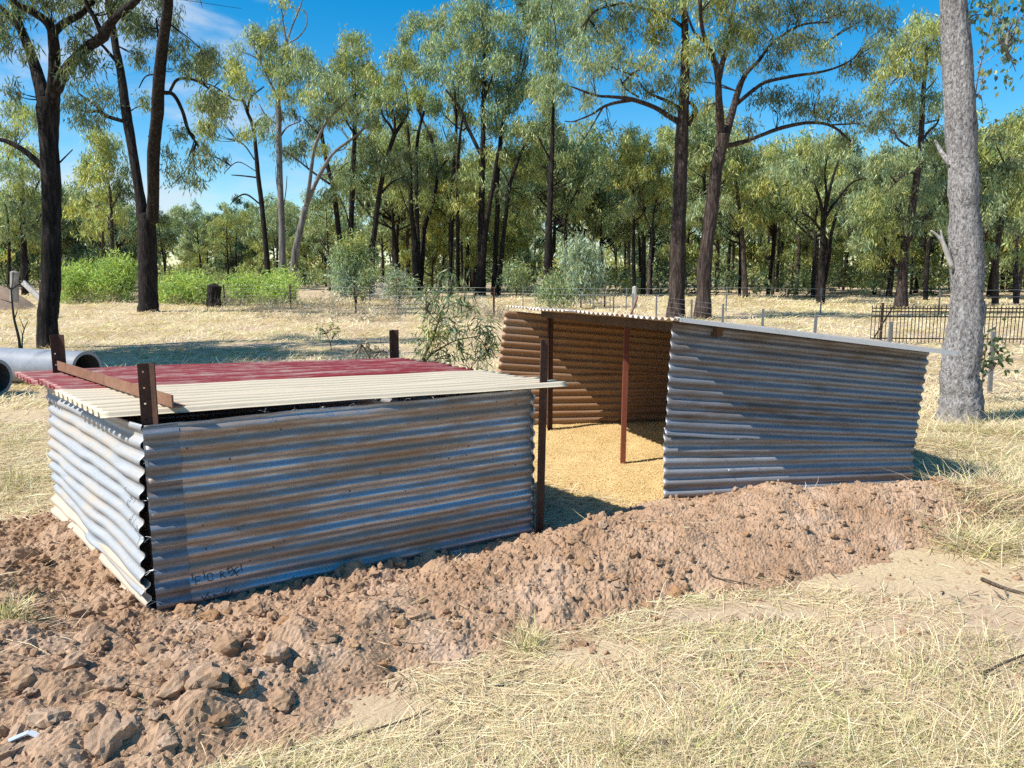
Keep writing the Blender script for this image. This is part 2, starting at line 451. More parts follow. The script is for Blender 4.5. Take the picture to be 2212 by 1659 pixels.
def mound_h(x, y):
    x = np.asarray(x, float); y = np.asarray(y, float)
    best = np.full(x.shape, -1.0)
    for (a, b_), h, w in zip(pc, hc, wc):
        d2 = ((x - a) ** 2 + (y - b_) ** 2) / w ** 2
        best = np.maximum(best, h * (1.28 * np.exp(-d2 * 1.55) - 0.28))
    n = fbm(x * 1.6 + 3, y * 1.6, 4)
    return best * (1 + 0.5 * n) + 0.035 * fbm(x * 4.3, y * 4.3 + 8, 3) - 0.012
step = 0.0092
gx = np.arange(-4.9, 4.1, step); gy = np.arange(1.7, 5.7, step)
GX, GY = np.meshgrid(gx, gy, indexing='ij')
MH = mound_h(GX, GY)
base = MH.copy()
nb = 60000
bx = rng.uniform(-4.9, 4.1, nb); by = rng.uniform(1.7, 5.7, nb)
rub = fbm(bx * 1.5 + 11, by * 1.5, 3) + np.clip((.3 - bx) * .12, -.12, .3)
_k = (mound_h(bx, by) > .0) & ((rub > -.02) | (rng.random(nb) < .30)); bx, by, rub = bx[_k], by[_k], rub[_k]; nb = len(bx)
br = np.clip(0.011 * (1 - rng.random(nb)) ** -0.45, 0.011, 0.050)
br[bx > 0.6] = np.clip(br[bx > 0.6], 0, 0.020)
br[rub < -.02] = np.clip(br[rub < -.02], 0, .014)
ns = 130                                                   # broad broken slabs of subsoil, mostly at the left
slx = rng.uniform(-4.4, .6, ns); sly = rng.uniform(1.8, 5.2, ns); slr = rng.uniform(.07, .17, ns)
bx = np.concatenate([slx, bx]); by = np.concatenate([sly, by]); br = np.concatenate([slr, br]); nb = len(bx)
amp_ = np.where(br > .06, .62, np.where(br < .018, .8, .95))
order = np.concatenate([np.arange(ns), ns + np.argsort(br[ns:])])
for q in order:
    x, y, r = bx[q], by[q], br[q]
    i0 = int((x - r - gx[0]) / step); i1 = int((x + r - gx[0]) / step) + 2
    j0 = int((y - r - gy[0]) / step); j1 = int((y + r - gy[0]) / step) + 2
    if i0 < 0 or j0 < 0 or i1 >= len(gx) or j1 >= len(gy): continue
    ci, cj = (i0 + i1) // 2, (j0 + j1) // 2
    if base[ci, cj] < 0.004: continue
    dx = (GX[i0:i1, j0:j1] - x) / r; dy = (GY[i0:i1, j0:j1] - y) / r
    th = rng.random() * 6.283 + np.arange(5) * 1.257 + rng.normal(0, .3, 5); k5 = rng.uniform(1.0, 2.2, 5)
    hgt = np.min([(1 - (dx * np.cos(t) + dy * np.sin(t)) * s - 0.1) for t, s in zip(th, k5)], axis=0)
    hgt = np.minimum(hgt, 0.35 + 0.35 * rng.random() + 0.30 * (dx * math.cos(th[0] + 2) + dy * math.sin(th[0] + 2)))
    cand = MH[ci, cj] * 0.35 + base[i0:i1, j0:j1] * 0.65 + r * hgt * amp_[q]
    MH[i0:i1, j0:j1] = np.where(hgt > 0, np.maximum(MH[i0:i1, j0:j1], cand), MH[i0:i1, j0:j1])
lw = np.clip((0.9 - GX) / 1.2, .35, 1)
MH += lw * (0.034 * (0.5 - np.abs(fbm(GX * 4.2 + 7, GY * 4.2, 3)))) - .012 * lw
MH += 0.012 * fbm(GX * 17, GY * 17, 4) + 0.009 * fbm(GX * 40, GY * 40, 2) + 0.0026 * rng.normal(size=MH.shape)
keep = MH > gz(GX, GY) - 0.02
idx = np.arange(MH.size).reshape(MH.shape)
fk = keep[:-1, :-1] | keep[1:, :-1] | keep[:-1, 1:] | keep[1:, 1:]
Qm = np.stack([idx[:-1, :-1], idx[1:, :-1], idx[1:, 1:], idx[:-1, 1:]], -1)[fk]
used = np.unique(Qm); remap = np.zeros(MH.size, dtype=np.int32); remap[used] = np.arange(len(used))
Vm = np.stack([GX, GY, MH], -1).reshape(-1, 3)[used]
mound = link('dirt_mound', mesh('dirt_mound', Vm, remap[Qm], smooth=False), M['soil'])
tag(mound, 'long low berm of freshly dug reddish brown soil heaped against both iron sheds', 'dirt mound')
def surf(x, y):
    i = int(round((x - gx[0]) / step)); j = int(round((y - gy[0]) / step))
    g0 = gzf(x, y)
    if 0 <= i < MH.shape[0] and 0 <= j < MH.shape[1]: return max(g0, float(MH[i, j]))
    return g0

# clods: a dozen shared lump shapes
def ico(sub=2):
    import bmesh
    bm = bmesh.new(); bmesh.ops.create_icosphere(bm, subdivisions=sub, radius=1)
    V = np.array([v.co[:] for v in bm.verts]); F = np.array([[v.index for v in f.verts] for f in bm.faces]); bm.free()
    return V, F
iV, iF = ico(3)
clod_me = []
for q in range(12):
    g = np.random.default_rng(200 + q)
    dirs = g.normal(size=(11, 3)); dirs /= np.linalg.norm(dirs, axis=1)[:, None]
    lim = g.uniform(0.55, 1.0, 11)
    d = iV @ dirs.T
    r = np.min(np.where(d > 0.05, lim[None, :] / np.maximum(d, 0.05), 9), axis=1)
    r = np.minimum(r, 1.15)
    for nk, a_ in ((26, .30), (110, .20)):          # crumbly aggregate: lumps with creases between them
        kd = g.normal(size=(nk, 3)); kd /= np.linalg.norm(kd, axis=1)[:, None]
        f1 = np.sort(np.arccos(np.clip(iV @ kd.T, -1, 1)) * g.uniform(.8, 1.25, nk)[None, :], axis=1)
        r = r * (1 + a_ * (np.clip((f1[:, 1] - f1[:, 0]) * nk ** .5 * .45, 0, .8) - .45))
    r = r * (1 + .03 * g.normal(size=len(iV)))
    V = iV * r[:, None] * np.array([1, g.uniform(.65, .95), g.uniform(.5, .8)])
    me = mesh('clod', V, iF)
    me.materials.append(M[('clod', 'clod', 'clod_red', 'stone')[q % 4]])
    clod_me.append(me)
def add_clod(x, y, r, q=None, sink=0.25, rz=None):
    me = clod_me[int(rng.integers(12)) if q is None else q]
    o = bpy.data.objects.new('clod', me); COL.objects.link(o); o.parent = mound
    o.location = (x, y, float(mound_h(np.array([x]), np.array([y]))[0]) + r * (0.62 - sink)); o.scale = (r, r, r)
    o.rotation_euler = (rng.uniform(-.4, .4), rng.uniform(-.4, .4), rng.uniform(0, 6.28) if rz is None else rz)
# the big ones that can be picked out
for (u, v, r, q) in [(85, 1215, .09, 0), (215, 1205, .10, 1), (235, 1250, .09, 4), (280, 1300, .11, 5), (335, 1265, .06, 2), (400, 1325, .085, 2),
                     (455, 1338, .07, 6), (560, 1330, .09, 1), (620, 1350, .07, 10), (500, 1400, .10, 0), (600, 1420, .09, 8), (385, 1480, .10, 4),
                     (445, 1470, .10, 9), (520, 1480, .085, 2), (470, 1530, .065, 5), (610, 1520, .075, 1), (110, 1550, .075, 3), (275, 1560, .07, 7),
                     (230, 1625, .09, 3), (365, 1595, .05, 11), (150, 1440, .09, 7), (50, 1470, .09, 8), (905, 1330, .07, 0), (870, 1365, .06, 10),
                     (910, 1475, .05, 6), (830, 1450, .035, 2), (945, 1445, .035, 2), (1265, 1210, .075, 5), (1050, 1232, .05, 4), (970, 1180, .07, 8),
                     (1010, 1165, .08, 0), (1060, 1160, .05, 1), (1120, 1155, .08, 9), (1180, 1150, .05, 4), (800, 1240, .07, 5), (860, 1225, .07, 8),
                     (700, 1280, .07, 1), (1330, 1270, .055, 9), (1400, 1310, .05, 2), (1460, 1290, .055, 10), (1600, 1105, .05, 4), (1700, 1255, .04, 8),
                     (1425, 1255, .06, 5), (1370, 1230, .06, 8), (760, 1190 + 80, .06, 4), (60, 1280, .06, 8), (30, 1360, .07, 0), (20, 1620, .06, 5),
                     (320, 1150 + 260, .07, 9), (215, 1400, .08, 1), (240, 1480, .07, 7), (700, 1380, .06, 8), (760, 1390, .045, 2), (655, 1455, .06, 10)]:
    for it in range(3):
        z = surf(*on_z(u, v, 0.1 if it == 0 else z)[:2])
    P = on_z(u, v, z)
    add_clod(P[0], P[1], r * rng.uniform(0.70, 0.95), q, .5)
n_c = 0
while n_c < 225:
    x = rng.uniform(-4.4, 3.8); y = rng.uniform(1.8, 5.8)
    h = float(mound_h(np.array([x]), np.array([y]))[0])
    if h < 0.005 + rng.random() * 0.06: continue
    r = min(0.05, 0.016 * (1 - rng.random()) ** -0.5)
    if x > 0.6: r = min(r, 0.03)
    add_clod(x, y, r); n_c += 1
# crumbs: far too many to count
cv, cf = ico(1); cv = cv[:12]; cf = np.array([[0,1,2]])
_p = (1 + 5 ** .5) / 2
cv = np.array([(-1,_p,0),(1,_p,0),(-1,-_p,0),(1,-_p,0),(0,-1,_p),(0,1,_p),(0,-1,-_p),(0,1,-_p),(_p,0,-1),(_p,0,1),(-_p,0,-1),(-_p,0,1)]) / 1.902
cf = np.array([(0,11,5),(0,5,1),(0,1,7),(0,7,10),(0,10,11),(1,5,9),(5,11,4),(11,10,2),(10,7,6),(7,1,8),(3,9,4),(3,4,2),(3,2,6),(3,6,8),(3,8,9),(4,9,5),(2,4,11),(6,2,10),(8,6,7),(9,8,1)])
mb = MB()
n_k = 0
while n_k < 6500:
    m_ = 4000
    x = rng.uniform(-4.8, 4.1, m_); y = rng.uniform(1.7, 6.0, m_)
    h = mound_h(x, y); ok = h > -0.035 + 0.06 * rng.random(m_)
    for a, b_ in zip(x[ok], y[ok]):
        r = min(0.024, 0.006 * (1 - rng.random()) ** -0.5)
        V = cv[:, :] * (r * rng.uniform(.55, 1.35, (len(cv), 1))) * rng.uniform(.55, 1.15, 3)
        mb.add(V + np.array([a, b_, surf(a, b_) + r * .3]), None, cf)
        n_k += 1
        if n_k >= 6500: break
cr_ = mb.build('soil_crumbs', M['clod'], mound); cr_['kind'] = 'stuff'

# ------------------------------------------------------------------ corrugated sheets
class Sheet:
    """corrugated sheet over four corners P00 (start,bottom) P10 (end,bottom) P01 (start,top) P11 (end,top); waves run start -> end"""
    def __init__(s, P00, P10, P01, P11, pitch=.076, amp=.0095, warp=.012, seed=0, kind='sine', phase=0.0, dents=6, across=False):
        s.P = [np.asarray(p, float) for p in (P00, P10, P01, P11)]
        s.L = np.linalg.norm(s.P[1] - s.P[0]); s.Hh = np.linalg.norm(s.P[2] - s.P[0])
        s.n = np.cross(s.P[1] - s.P[0], s.P[2] - s.P[0]); s.n /= np.linalg.norm(s.n)
        s.pitch, s.amp, s.warp, s.seed, s.kind, s.phase = pitch, amp, warp, seed, kind, phase
        g = np.random.default_rng(seed + 500)
        s.dent = [(g.random(), g.random(), g.uniform(.05, .16), g.uniform(-.008, .008)) for _ in range(dents)]
    def prof(s, v):
        t = v / s.pitch + s.phase
        if s.kind == 'sine':
            w = np.sin(2 * np.pi * t); return s.amp * (w + 0.10 * np.sin(6 * np.pi * t))
        t = t - np.floor(t)
        return s.amp * 2 * np.clip(np.minimum((t - .12) / .09, (.58 - t) / .09), 0, 1) - s.amp
    def at(s, a, b):
        """a along 0..1, b across 0..1"""
        a = np.asarray(a, float); b = np.asarray(b, float)
        P = (s.P[0] * ((1 - a) * (1 - b))[..., None] + s.P[1] * (a * (1 - b))[..., None] + s.P[2] * ((1 - a) * b)[..., None] + s.P[3] * (a * b)[..., None])
        ww = fbm(a * s.L * 1.3 + s.seed, b * s.Hh * 1.6 + s.seed * 2.7, 3) * s.warp
        for (ca, cb, r, d) in s.dent:
            rr = ((a - ca) * s.L) ** 2 / (r * 1.6) ** 2 + ((b - cb) * s.Hh) ** 2 / (r * .5) ** 2
            ww = ww + d * np.exp(-rr)
        k = s.prof(b * s.Hh + 0.003 * fbm(a * s.L * 2 + 5 + s.seed, b * 3, 2)) * (1 + 0.25 * fbm(a * s.L * 1.1 + 30 + s.seed, b * s.Hh * 3, 2))
        edge = 0.012 * fbm(a * 6 + s.seed, b * 0 + 1.5, 3)
        P = P + s.n * (k + ww)[..., None]
        up = (s.P[2] - s.P[0]) / s.Hh
        return P + up * (edge * (np.abs(b - .5) * 2) ** 6)[..., None]
    def build(s, name, mat, parent, na=70, per=12, thick=.0015):
        nb = max(2, int(s.Hh / s.pitch * per))
        if s.kind != 'sine': nb = max(2, int(s.Hh / s.pitch * 22))
        a, b = np.meshgrid(np.linspace(0, 1, na + 1), np.linspace(0, 1, nb + 1), indexing='ij')
        P = s.at(a, b).reshape(-1, 3)
        idx = np.arange(len(P)).reshape(na + 1, nb + 1)
        Q = np.stack([idx[:-1, :-1], idx[1:, :-1], idx[1:, 1:], idx[:-1, 1:]], -1).reshape(-1, 4)
        uv = np.stack([a * s.L + s.seed * 3.7, b * s.Hh + s.seed * 1.3], -1).reshape(-1, 2)
        o = link(name, mesh(name, P, Q, uv=uv, smooth=True), mat, parent)
        so = o.modifiers.new('thickness', 'SOLIDIFY'); so.thickness = thick; so.offset = 0
        return o
def v3(p, z): return np.array([p[0], p[1], z])

# star picket: three flanges, one with bolt holes
def flange(mb, p0, p1, d, w, t, hole_pitch=.0, hole=.008):
    p0 = np.asarray(p0, float); p1 = np.asarray(p1, float); d = np.asarray(d, float)
    ax = p1 - p0; L = np.linalg.norm(ax); ax /= L
    d = d - ax * d.dot(ax); d /= np.linalg.norm(d); nn = np.cross(ax, d)
    vs_ = [0.0]
    if hole_pitch:
        q = hole_pitch * .6
        while q < L - .02:
            vs_ += [q - hole / 2, q + hole / 2]; q += hole_pitch
    vs_.append(L)
    us = [0, w * .55 - hole / 2, w * .55 + hole / 2, w]
    for i in range(len(vs_) - 1):
        for j in range(3):
            if hole_pitch and i % 2 == 1 and j == 1: continue
            c = [p0 + ax * vs_[i] + d * us[j], p0 + ax * vs_[i] + d * us[j + 1], p0 + ax * vs_[i + 1] + d * us[j + 1], p0 + ax * vs_[i + 1] + d * us[j]]
            V = [q + nn * t / 2 for q in c] + [q - nn * t / 2 for q in c]
            fc = [[0, 1, 2, 3], [7, 6, 5, 4]]
            if j == 0: fc.append([0, 3, 7, 4])
            if j == 2: fc.append([1, 5, 6, 2])
            if i == 0: fc.append([0, 4, 5, 1])
            if i == len(vs_) - 2: fc.append([3, 2, 6, 7])
            mb.add(V, fc)
def star_picket(name, parent, p0, p1, az, w=.045, mat='rust_dark', hp=.075):
    mb = MB()
    for k, a in enumerate((az, az + 125, az - 125)):
        flange(mb, p0, p1, (math.cos(R(a)), math.sin(R(a)), 0), w if k == 0 else w * .8, .005, hp if k == 0 else 0)
    return mb.build(name, M[mat], parent)

nAB = np.array([1.113, -1.829]) / 2.141; tAB = np.array([1.829, 1.113]) / 2.141
tAC = (C - A) / np.linalg.norm(C - A); nAC = np.array([-tAC[1], -tAC[0]]) ; nAC = np.array([-0.733, -0.681])

# ------------------------------------------------------------------ small iron pen (left)
pen = empty('iron_pen', (*A, 0))
tag(pen, 'low corrugated iron pen with cream and red sheet roof and rusty steel corner posts', 'pen')
front = Sheet(v3(A, -.10), v3(B, -.10), v3(A + nAB * .012 - tAB * .01, .955), v3(B - nAB * .02, .945), amp=.0115, warp=.016, seed=3, dents=10)
front.build('wall_sheet', M['galv_front'], pen, 110, 12)
aa, bb_ = np.meshgrid(np.linspace(-.004, .068, 9), np.linspace(0.004, .992, 168), indexing='ij')
Pl = (front.at(aa, bb_) + front.n * .0045 + front.n * (.004 * np.sin(bb_ * 40))[..., None]).reshape(-1, 3); il = np.arange(len(Pl)).reshape(aa.shape)
o = link('lap_strip', mesh('lap_strip', Pl, np.stack([il[:-1, :-1], il[1:, :-1], il[1:, 1:], il[:-1, 1:]], -1).reshape(-1, 4), uv=np.stack([aa * front.L + 5, bb_ * front.Hh + 9], -1).reshape(-1, 2), smooth=True), M['galv_shed'], pen)
side = Sheet(v3(C + nAC * .0, .16), v3(A + nAC * .05 + np.array([-.02, .0]), .13), v3(C, .93), v3(A - nAC * .0 + np.array([-.012, -.004]), .955), amp=.0125, warp=.045, seed=5, dents=10, phase=.3)
o = side.build('wall_sheet', M['galv_side'], pen, 90, 12); o['label'] = 'bright sunlit galvanised side sheet'
low = Sheet(v3(C + nAC * .035, -.16), v3(A + nAC * .06, -.14), v3(C + nAC * .015, .20), v3(A + nAC * .05, .20), amp=.014, warp=.03, seed=8, phase=.1)
o = low.build('wall_sheet', M['cream_low'], pen, 70, 12); o['label'] = 'cream weathered strip along the foot of the side wall'
Sheet(v3(B, -.1), v3(D, -.1), v3(B, .92), v3(D, .92), seed=11).build('wall_sheet', M['galv_front'], pen, 30, 8)
Sheet(v3(D, -.1), v3(C, -.1), v3(D, .92), v3(C, .92), seed=12).build('wall_sheet', M['galv_front'], pen, 30, 8)
# roof: cream front sheets, red rear sheets, ribs run along the front
LF = np.array([-1.925, 3.50, .985]); RF = np.array([.335, 4.55, .978]); LB = np.array([-3.335, 5.05, .985]); RB = np.array([-.72, 5.95, .985])
def roofpt(a, b): return LF * (1 - a) * (1 - b) + RF * a * (1 - b) + LB * (1 - a) * b + RB * a * b
for q, (b0, b1, mt, dz, a0, a1, lab) in enumerate([(.0, .20, 'cream', .010, .0, 1.0, 'cream ribbed roof sheet at the front edge'), (.19, .47, 'cream', .002, .0, .985, 'cream ribbed roof sheet beside the red one'),
                                     (.455, .74, 'red', .006, .012, .955, 'faded red ribbed roof sheet beside the cream one'), (.73, 1.0, 'red', .0, .0, .95, 'faded red ribbed roof sheet at the rear')]):
    z = np.array([0, 0, dz])
    sh = Sheet(roofpt(a0, b0) + z, roofpt(a1, b0) + z, roofpt(a0, b1) + z, roofpt(a1, b1) + z, pitch=.1 if q < 2 else .105, amp=.013, warp=.010, seed=20 + q, kind='trap', dents=2)
    o = sh.build('roof_sheet', M[mt], pen, 60, thick=.002); o['label'] = lab
# posts
for (p, zt, az, dx) in [(A - nAB * .05 + tAB * .035, 1.235, 205, .0), (B + nAB * .02 + tAB * .02, 1.255, 240, .03), (D + np.array([.13, -.06]), 1.21, 240, 0), (C + np.array([.03, .12]), 1.245, 230, 0)]:
    star_picket('post', pen, v3(p, -.35), v3(p + np.array([dx, 0]), zt), az, .05 if zt < 1.25 else .036, 'rust_dark')
mb = MB()   # wire ties at the corners and along the top
def tie(mb, c, s, g):
    for k in range(4):
        d = g.normal(size=3); d /= np.linalg.norm(d); d[2] *= .6
        mb.tube([c, c + d * s * .5 + np.array([0, 0, .004]), c + d * s], [.0011, .0011, .0008], 4)
g = np.random.default_rng(5)
def tie1(c, s_, g, mat, parent):
    m1 = MB(); tie(m1, c, s_, g); m1.build('wire_tie', M[mat], parent)
for zt in (.10, .26, .42, .60, .78): tie1(v3(A + nAB * .02 - tAB * .012, zt), .05, g, 'wire', pen)
for t in np.linspace(.25, .96, 11): tie1(np.array([*(A + (B - A) * t + nAB * .01), .965]), .035, g, 'darkwire', pen)
for zt in np.linspace(.05, .9, 9): tie1(v3(B + nAB * .02 - tAB * .02, zt), .035, g, 'darkwire', pen)
# maker's stamps printed on the iron
def strip_on(mb, sh, pts, w, off=.0022):
    """ink line over sheet; pts in (metres along, metres up)"""
    pts = np.asarray(pts, float)
    t = np.gradient(pts, axis=0); t /= np.linalg.norm(t, axis=1)[:, None]; nrm = np.stack([-t[:, 1], t[:, 0]], -1)
    V = []
    for s_ in (-.5, .5):
        q = pts + nrm * w * s_
        V.append(sh.at(q[:, 0] / sh.L, q[:, 1] / sh.Hh) + sh.n * off)
    V = np.concatenate(V); n = len(pts)
    i = np.arange(n - 1); mb.add(V, np.stack([i, i + 1, n + i + 1, n + i], -1))
def arc(cx, cy, r, a0, a1, n=14, sq=1.0):
    a = np.radians(np.linspace(a0, a1, n)); return np.stack([cx + r * np.cos(a), cy + r * np.sin(a) * sq], -1)
GLY = {'E': [[(0, 0), (0, 1)], [(0, 1), (1, 1)], [(0, .5), (.8, .5)], [(0, 0), (1, 0)]], 'B': [[(0, 0), (0, 1)], [(0, 1), (.8, .8), (.7, .55), (0, .5)], [(.6, .5), (1, .3), (.8, 0), (0, 0)]],
       'T': [[(.5, 0), (.5, 1)], [(0, 1), (1, 1)]], 'R': [[(0, 0), (0, 1)], [(0, 1), (.9, .8), (0, .5)], [(.3, .5), (1, 0)]], '+': [[(.1, .5), (.9, .5)], [(.5, .15), (.5, .85)]],
       'F': [[(0, 0), (0, 1)], [(0, 1), (1, 1)], [(0, .5), (.8, .5)]], 'O': [[(0, .1), (0, .9), (.5, 1), (1, .9), (1, .1), (.5, 0), (0, .1)]], '(': [[(.8, 0), (.3, .3), (.3, .7), (.8, 1)]], ')': [[(.2, 0), (.7, .3), (.7, .7), (.2, 1)]]}
def glyphs(mb, sh, text, cx, cy, r, a0, a1, s, w, flip=1):
    for ch, a in zip(text, np.linspace(a0, a1, len(text))):
        if ch == ' ': continue
        ar = math.radians(a); c = np.array([cx + r * math.cos(ar), cy + r * math.sin(ar)])
        rot = ar + math.pi / 2 * flip
        ex = np.array([math.cos(rot), math.sin(rot)]); ey = np.array([-ex[1], ex[0]])
        for st in GLY[ch]:
            p = np.array([c + ex * (x - .5) * s * .8 + ey * (y - .5) * s for x, y in st])
            pp, _ = resample(p, np.ones(len(p)), 3) if len(p) == 2 else (p, 0)
            strip_on(mb, sh, pp, w)
mb = MB()
cx, cy = .27, .215
strip_on(mb, front, arc(cx, cy, .085, 205, 275), .006); strip_on(mb, front, arc(cx, cy, .085, 285, 330), .006)
glyphs(mb, front, 'BT+RE', cx, cy, .062, 225, 325, .030, .005, 1)
strip_on(mb, front, arc(cx, cy, .043, 235, 310), .003)
glyphs(mb, front, '(F)', cx - .075, cy + .055, .001, 180, 180, .001, .001, 1)
glyphs(mb, front, 'F', cx - .085, cy + .045, 0.0, 0, 0, .034, .005, -0)
glyphs(mb, front, 'OR', cx + .0, cy + .05, .03, 180, 0, .030, .005, -0)
glyphs(mb, front, 'EF', cx + .085, cy + .055, .018, 170, 350, .032, .005, .35)
for dx in (-.112, -.058, .055, .118): strip_on(mb, front, np.array([(cx + dx, cy + .02), (cx + dx + .004, cy + .05), (cx + dx, cy + .085)]), .005)
o = mb.build('stamp_mark', M['ink'], pen); o['kind'] = 'stuff'
mb = MB()
for (cx, cy, r) in [(side.L - .17, .42, .045), (side.L - .15, .30, .04)]:
    strip_on(mb, side, arc(cx, cy, r, 110, 200), .003); strip_on(mb, side, arc(cx, cy, r, 210, 300), .003)
    glyphs(mb, side, 'RTE', cx, cy, r * .55, 150, 260, .022, .0028, 1); strip_on(mb, side, arc(cx, cy, r, 330, 400), .003)
    mb.build('stamp_mark', M['ink'], pen); mb = MB()
strip_on(mb, side, np.array([(side.L - .012, .305), (side.L - .045, .315), (side.L - .075, .285), (side.L - .06, .255), (side.L - .03, .235)]), .0035)
strip_on(mb, side, np.array([(side.L - .07, .29), (side.L - .045, .305), (side.L - .03, .29), (side.L - .03, .26)]), .003)
mb.build('stamp_mark', M['ink'], pen)
# nail holes
mb = MB()
g = np.random.default_rng(12)
for q in range(34):
    a, b_ = g.random() * front.L, g.uniform(.2, front.Hh - .02); r = g.uniform(.0025, .005)
    strip_on(mb, front, np.array([(a - r, b_), (a, b_), (a + r, b_)]), r * 2)
mb.build('nail_hole', M['ink'], pen)['kind'] = 'stuff'

# angle iron lying across the pen roof
p0 = np.array([-2.99, 5.02, 1.018]); p1 = np.array([-1.60, 3.60, 1.016])
mb = MB(); d = (p1 - p0) / np.linalg.norm(p1 - p0); sd = np.cross(d, (0, 0, 1.0)); sd /= np.linalg.norm(sd)
mb.box(p0, p1, .06, .006); mb.box(p0 + sd * .027 + np.array([0, 0, .03]), p1 + sd * .027 + np.array([0, 0, .03]), .006, .055)
o = mb.build('angle_iron', M['rust'])
tag(o, 'rusty angle iron bar lying across the pen roof between two corner posts', 'steel bar')

# ------------------------------------------------------------------ taller iron shed (right)
shed = empty('iron_shed', (*E_, 0))
tag(shed, 'taller open fronted corrugated iron shed with a sloping roof and sawdust floor', 'shed')
nEF = np.array([.2095, -.978]); tEF = np.array([.978, .2095])
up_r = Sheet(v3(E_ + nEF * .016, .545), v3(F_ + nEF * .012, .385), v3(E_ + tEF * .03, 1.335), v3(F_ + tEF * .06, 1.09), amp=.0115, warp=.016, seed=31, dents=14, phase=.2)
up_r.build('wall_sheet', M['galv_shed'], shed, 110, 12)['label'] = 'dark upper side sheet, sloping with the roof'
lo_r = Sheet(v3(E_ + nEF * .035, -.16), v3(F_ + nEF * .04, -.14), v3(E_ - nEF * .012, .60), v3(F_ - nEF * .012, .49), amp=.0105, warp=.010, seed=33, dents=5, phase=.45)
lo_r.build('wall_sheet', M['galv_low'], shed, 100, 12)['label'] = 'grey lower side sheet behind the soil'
tGH = (H_ - G_) / np.linalg.norm(H_ - G_); nGH = np.array([tGH[1], -tGH[0]])
Sheet(v3(G_ + nGH * .03, -.1), v3(H_ + nGH * .03, -.1), v3(G_ + nGH * .005, .62), v3(H_ + nGH * .005, .60), amp=.0105, warp=.012, seed=36, phase=.1).build('wall_sheet', M['galv_in'], shed, 70, 12)
Sheet(v3(G_ - nGH * .006 - tGH * .03, .60), v3(H_ - nGH * .006, .42), v3(G_ + tGH * .05, 1.275), v3(H_, 1.02), amp=.0115, warp=.012, seed=37, phase=.6).build('wall_sheet', M['galv_in'], shed, 70, 12)
Sheet(v3(F_, -.1), v3(H_, -.1), v3(F_, 1.08), v3(H_, 1.03), amp=.0105, warp=.012, seed=38).build('wall_sheet', M['galv_in'], shed, 30, 10)
# roof of overlapping sheets, waves seen end-on along the open side
RE = np.array([1.08, 4.985, 1.347]); RG = np.array([-.09, 7.86, 1.302]); RF2 = np.array([3.12, 5.425, 1.098]); RH = np.array([2.75, 8.28, 1.052])
def shroof(a, b): return RE * (1 - a) * (1 - b) + RF2 * a * (1 - b) + RG * (1 - a) * b + RH * a * b
for q, (b0, b1, dz, a0) in enumerate([(0, .27, .0, .0), (.26, .52, .012, .012), (.50, .76, .005, -.02), (.75, 1.0, .016, .01)]):
    z = np.array([0, 0, dz])
    Sheet(shroof(a0, b0) + z, shroof(1, b0) + z, shroof(a0, b1) + z, shroof(1, b1) + z, pitch=.076, amp=.0105, warp=.012, seed=41 + q).build('roof_sheet', M['shed_roof'], shed, 50, 10)
mb = MB()
mb.box(RE + np.array([.0, .0, .016]), np.array([3.19, 5.455, 1.092]), .075, .006)
mb.box(RE + np.array([.012, -.036, .002]), np.array([3.185, 5.418, 1.078]), .004, .026)
mb.build('flashing', M['flash'], shed)
PM = np.array([.945, 6.34]); P2 = np.array([.375, 7.54])
mb = MB(); mb.box(v3(PM, -.3), v3(PM + np.array([.012, .0]), 1.20), .042, .040, (0, 1, 0)); mb.build('post', M['redpaint'], shed)['label'] = 'red brown square steel post in the opening'
star_picket('post', shed, v3(P2, -.3), v3(P2, 1.24), 250, .045, 'rust_dark')
star_picket('post', shed, v3(E_ + tEF * .35 - nEF * .04, -.3), v3(E_ + tEF * .35 - nEF * .04, 1.25), 90, .045, 'rust_dark')
star_picket('post', shed, v3(F_ - tEF * .04 - nEF * .04, -.3), v3(F_ - tEF * .04 - nEF * .04, 1.02), 90, .045, 'rust_dark')
mb = MB(); mb.box(v3(P2 + np.array([-.06, .12]), 1.250), v3(E_ + tEF * .34 + np.array([.03, -.05]), 1.262), .05, .075); mb.build('lintel', M['dark_beam'], shed)
mb = MB(); g = np.random.default_rng(8)
for t in np.linspace(.02, .95, 7): tie1(RE * (1 - t) + np.array([3.19, 5.455, 1.092]) * t + np.array([0, -.03, .02]), .045, g, 'wire', shed)
for t, h in ((.27, .50), (.2, .43), (.235, .29)): tie1(v3(E_ + (F_ - E_) * t + nEF * .03, h), .03, g, 'wire', shed)
mb = MB(); mb.tube([(1.02, 6.6, 1.28), (1.06, 6.62, 1.37), (1.09, 6.63, 1.45)], [.011, .011, .01], 6); mb.build('bar', M['rust'], shed)['label'] = 'short rusty bar poking up through the roof'

# ------------------------------------------------------------------ sawdust floor of the shed
sx = np.arange(-.25, 2.7, .03); sy = np.arange(4.75, 8.1, .03)
SX, SY = np.meshgrid(sx, sy, indexing='ij')
def saw_h(x, y):
    # yellow litter, heaped towards the back wall, thinning towards the pen
    lim = 5.15 + 0.9 * np.clip((.95 - x) / .9, 0, 1) + 0.25 * fbm(x * 2.2, y * 2.2, 3)
    t = np.clip((y - lim) / .9, -1, 1)
    edge = np.clip((x - .0 + .12 * fbm(y * 2, x * 2 + 4, 2)) / .35, -1, 1)
    h = .045 * np.minimum(t, edge * 1.2) + .05 * np.clip((y - 6.9) / .8, 0, 1) + .012 * fbm(x * 5, y * 5, 3)
    return h
SZ = saw_h(SX, SY)
idx = np.arange(SX.size).reshape(SX.shape)
Qs = np.stack([idx[:-1, :-1], idx[1:, :-1], idx[1:, 1:], idx[:-1, 1:]], -1).reshape(-1, 4)
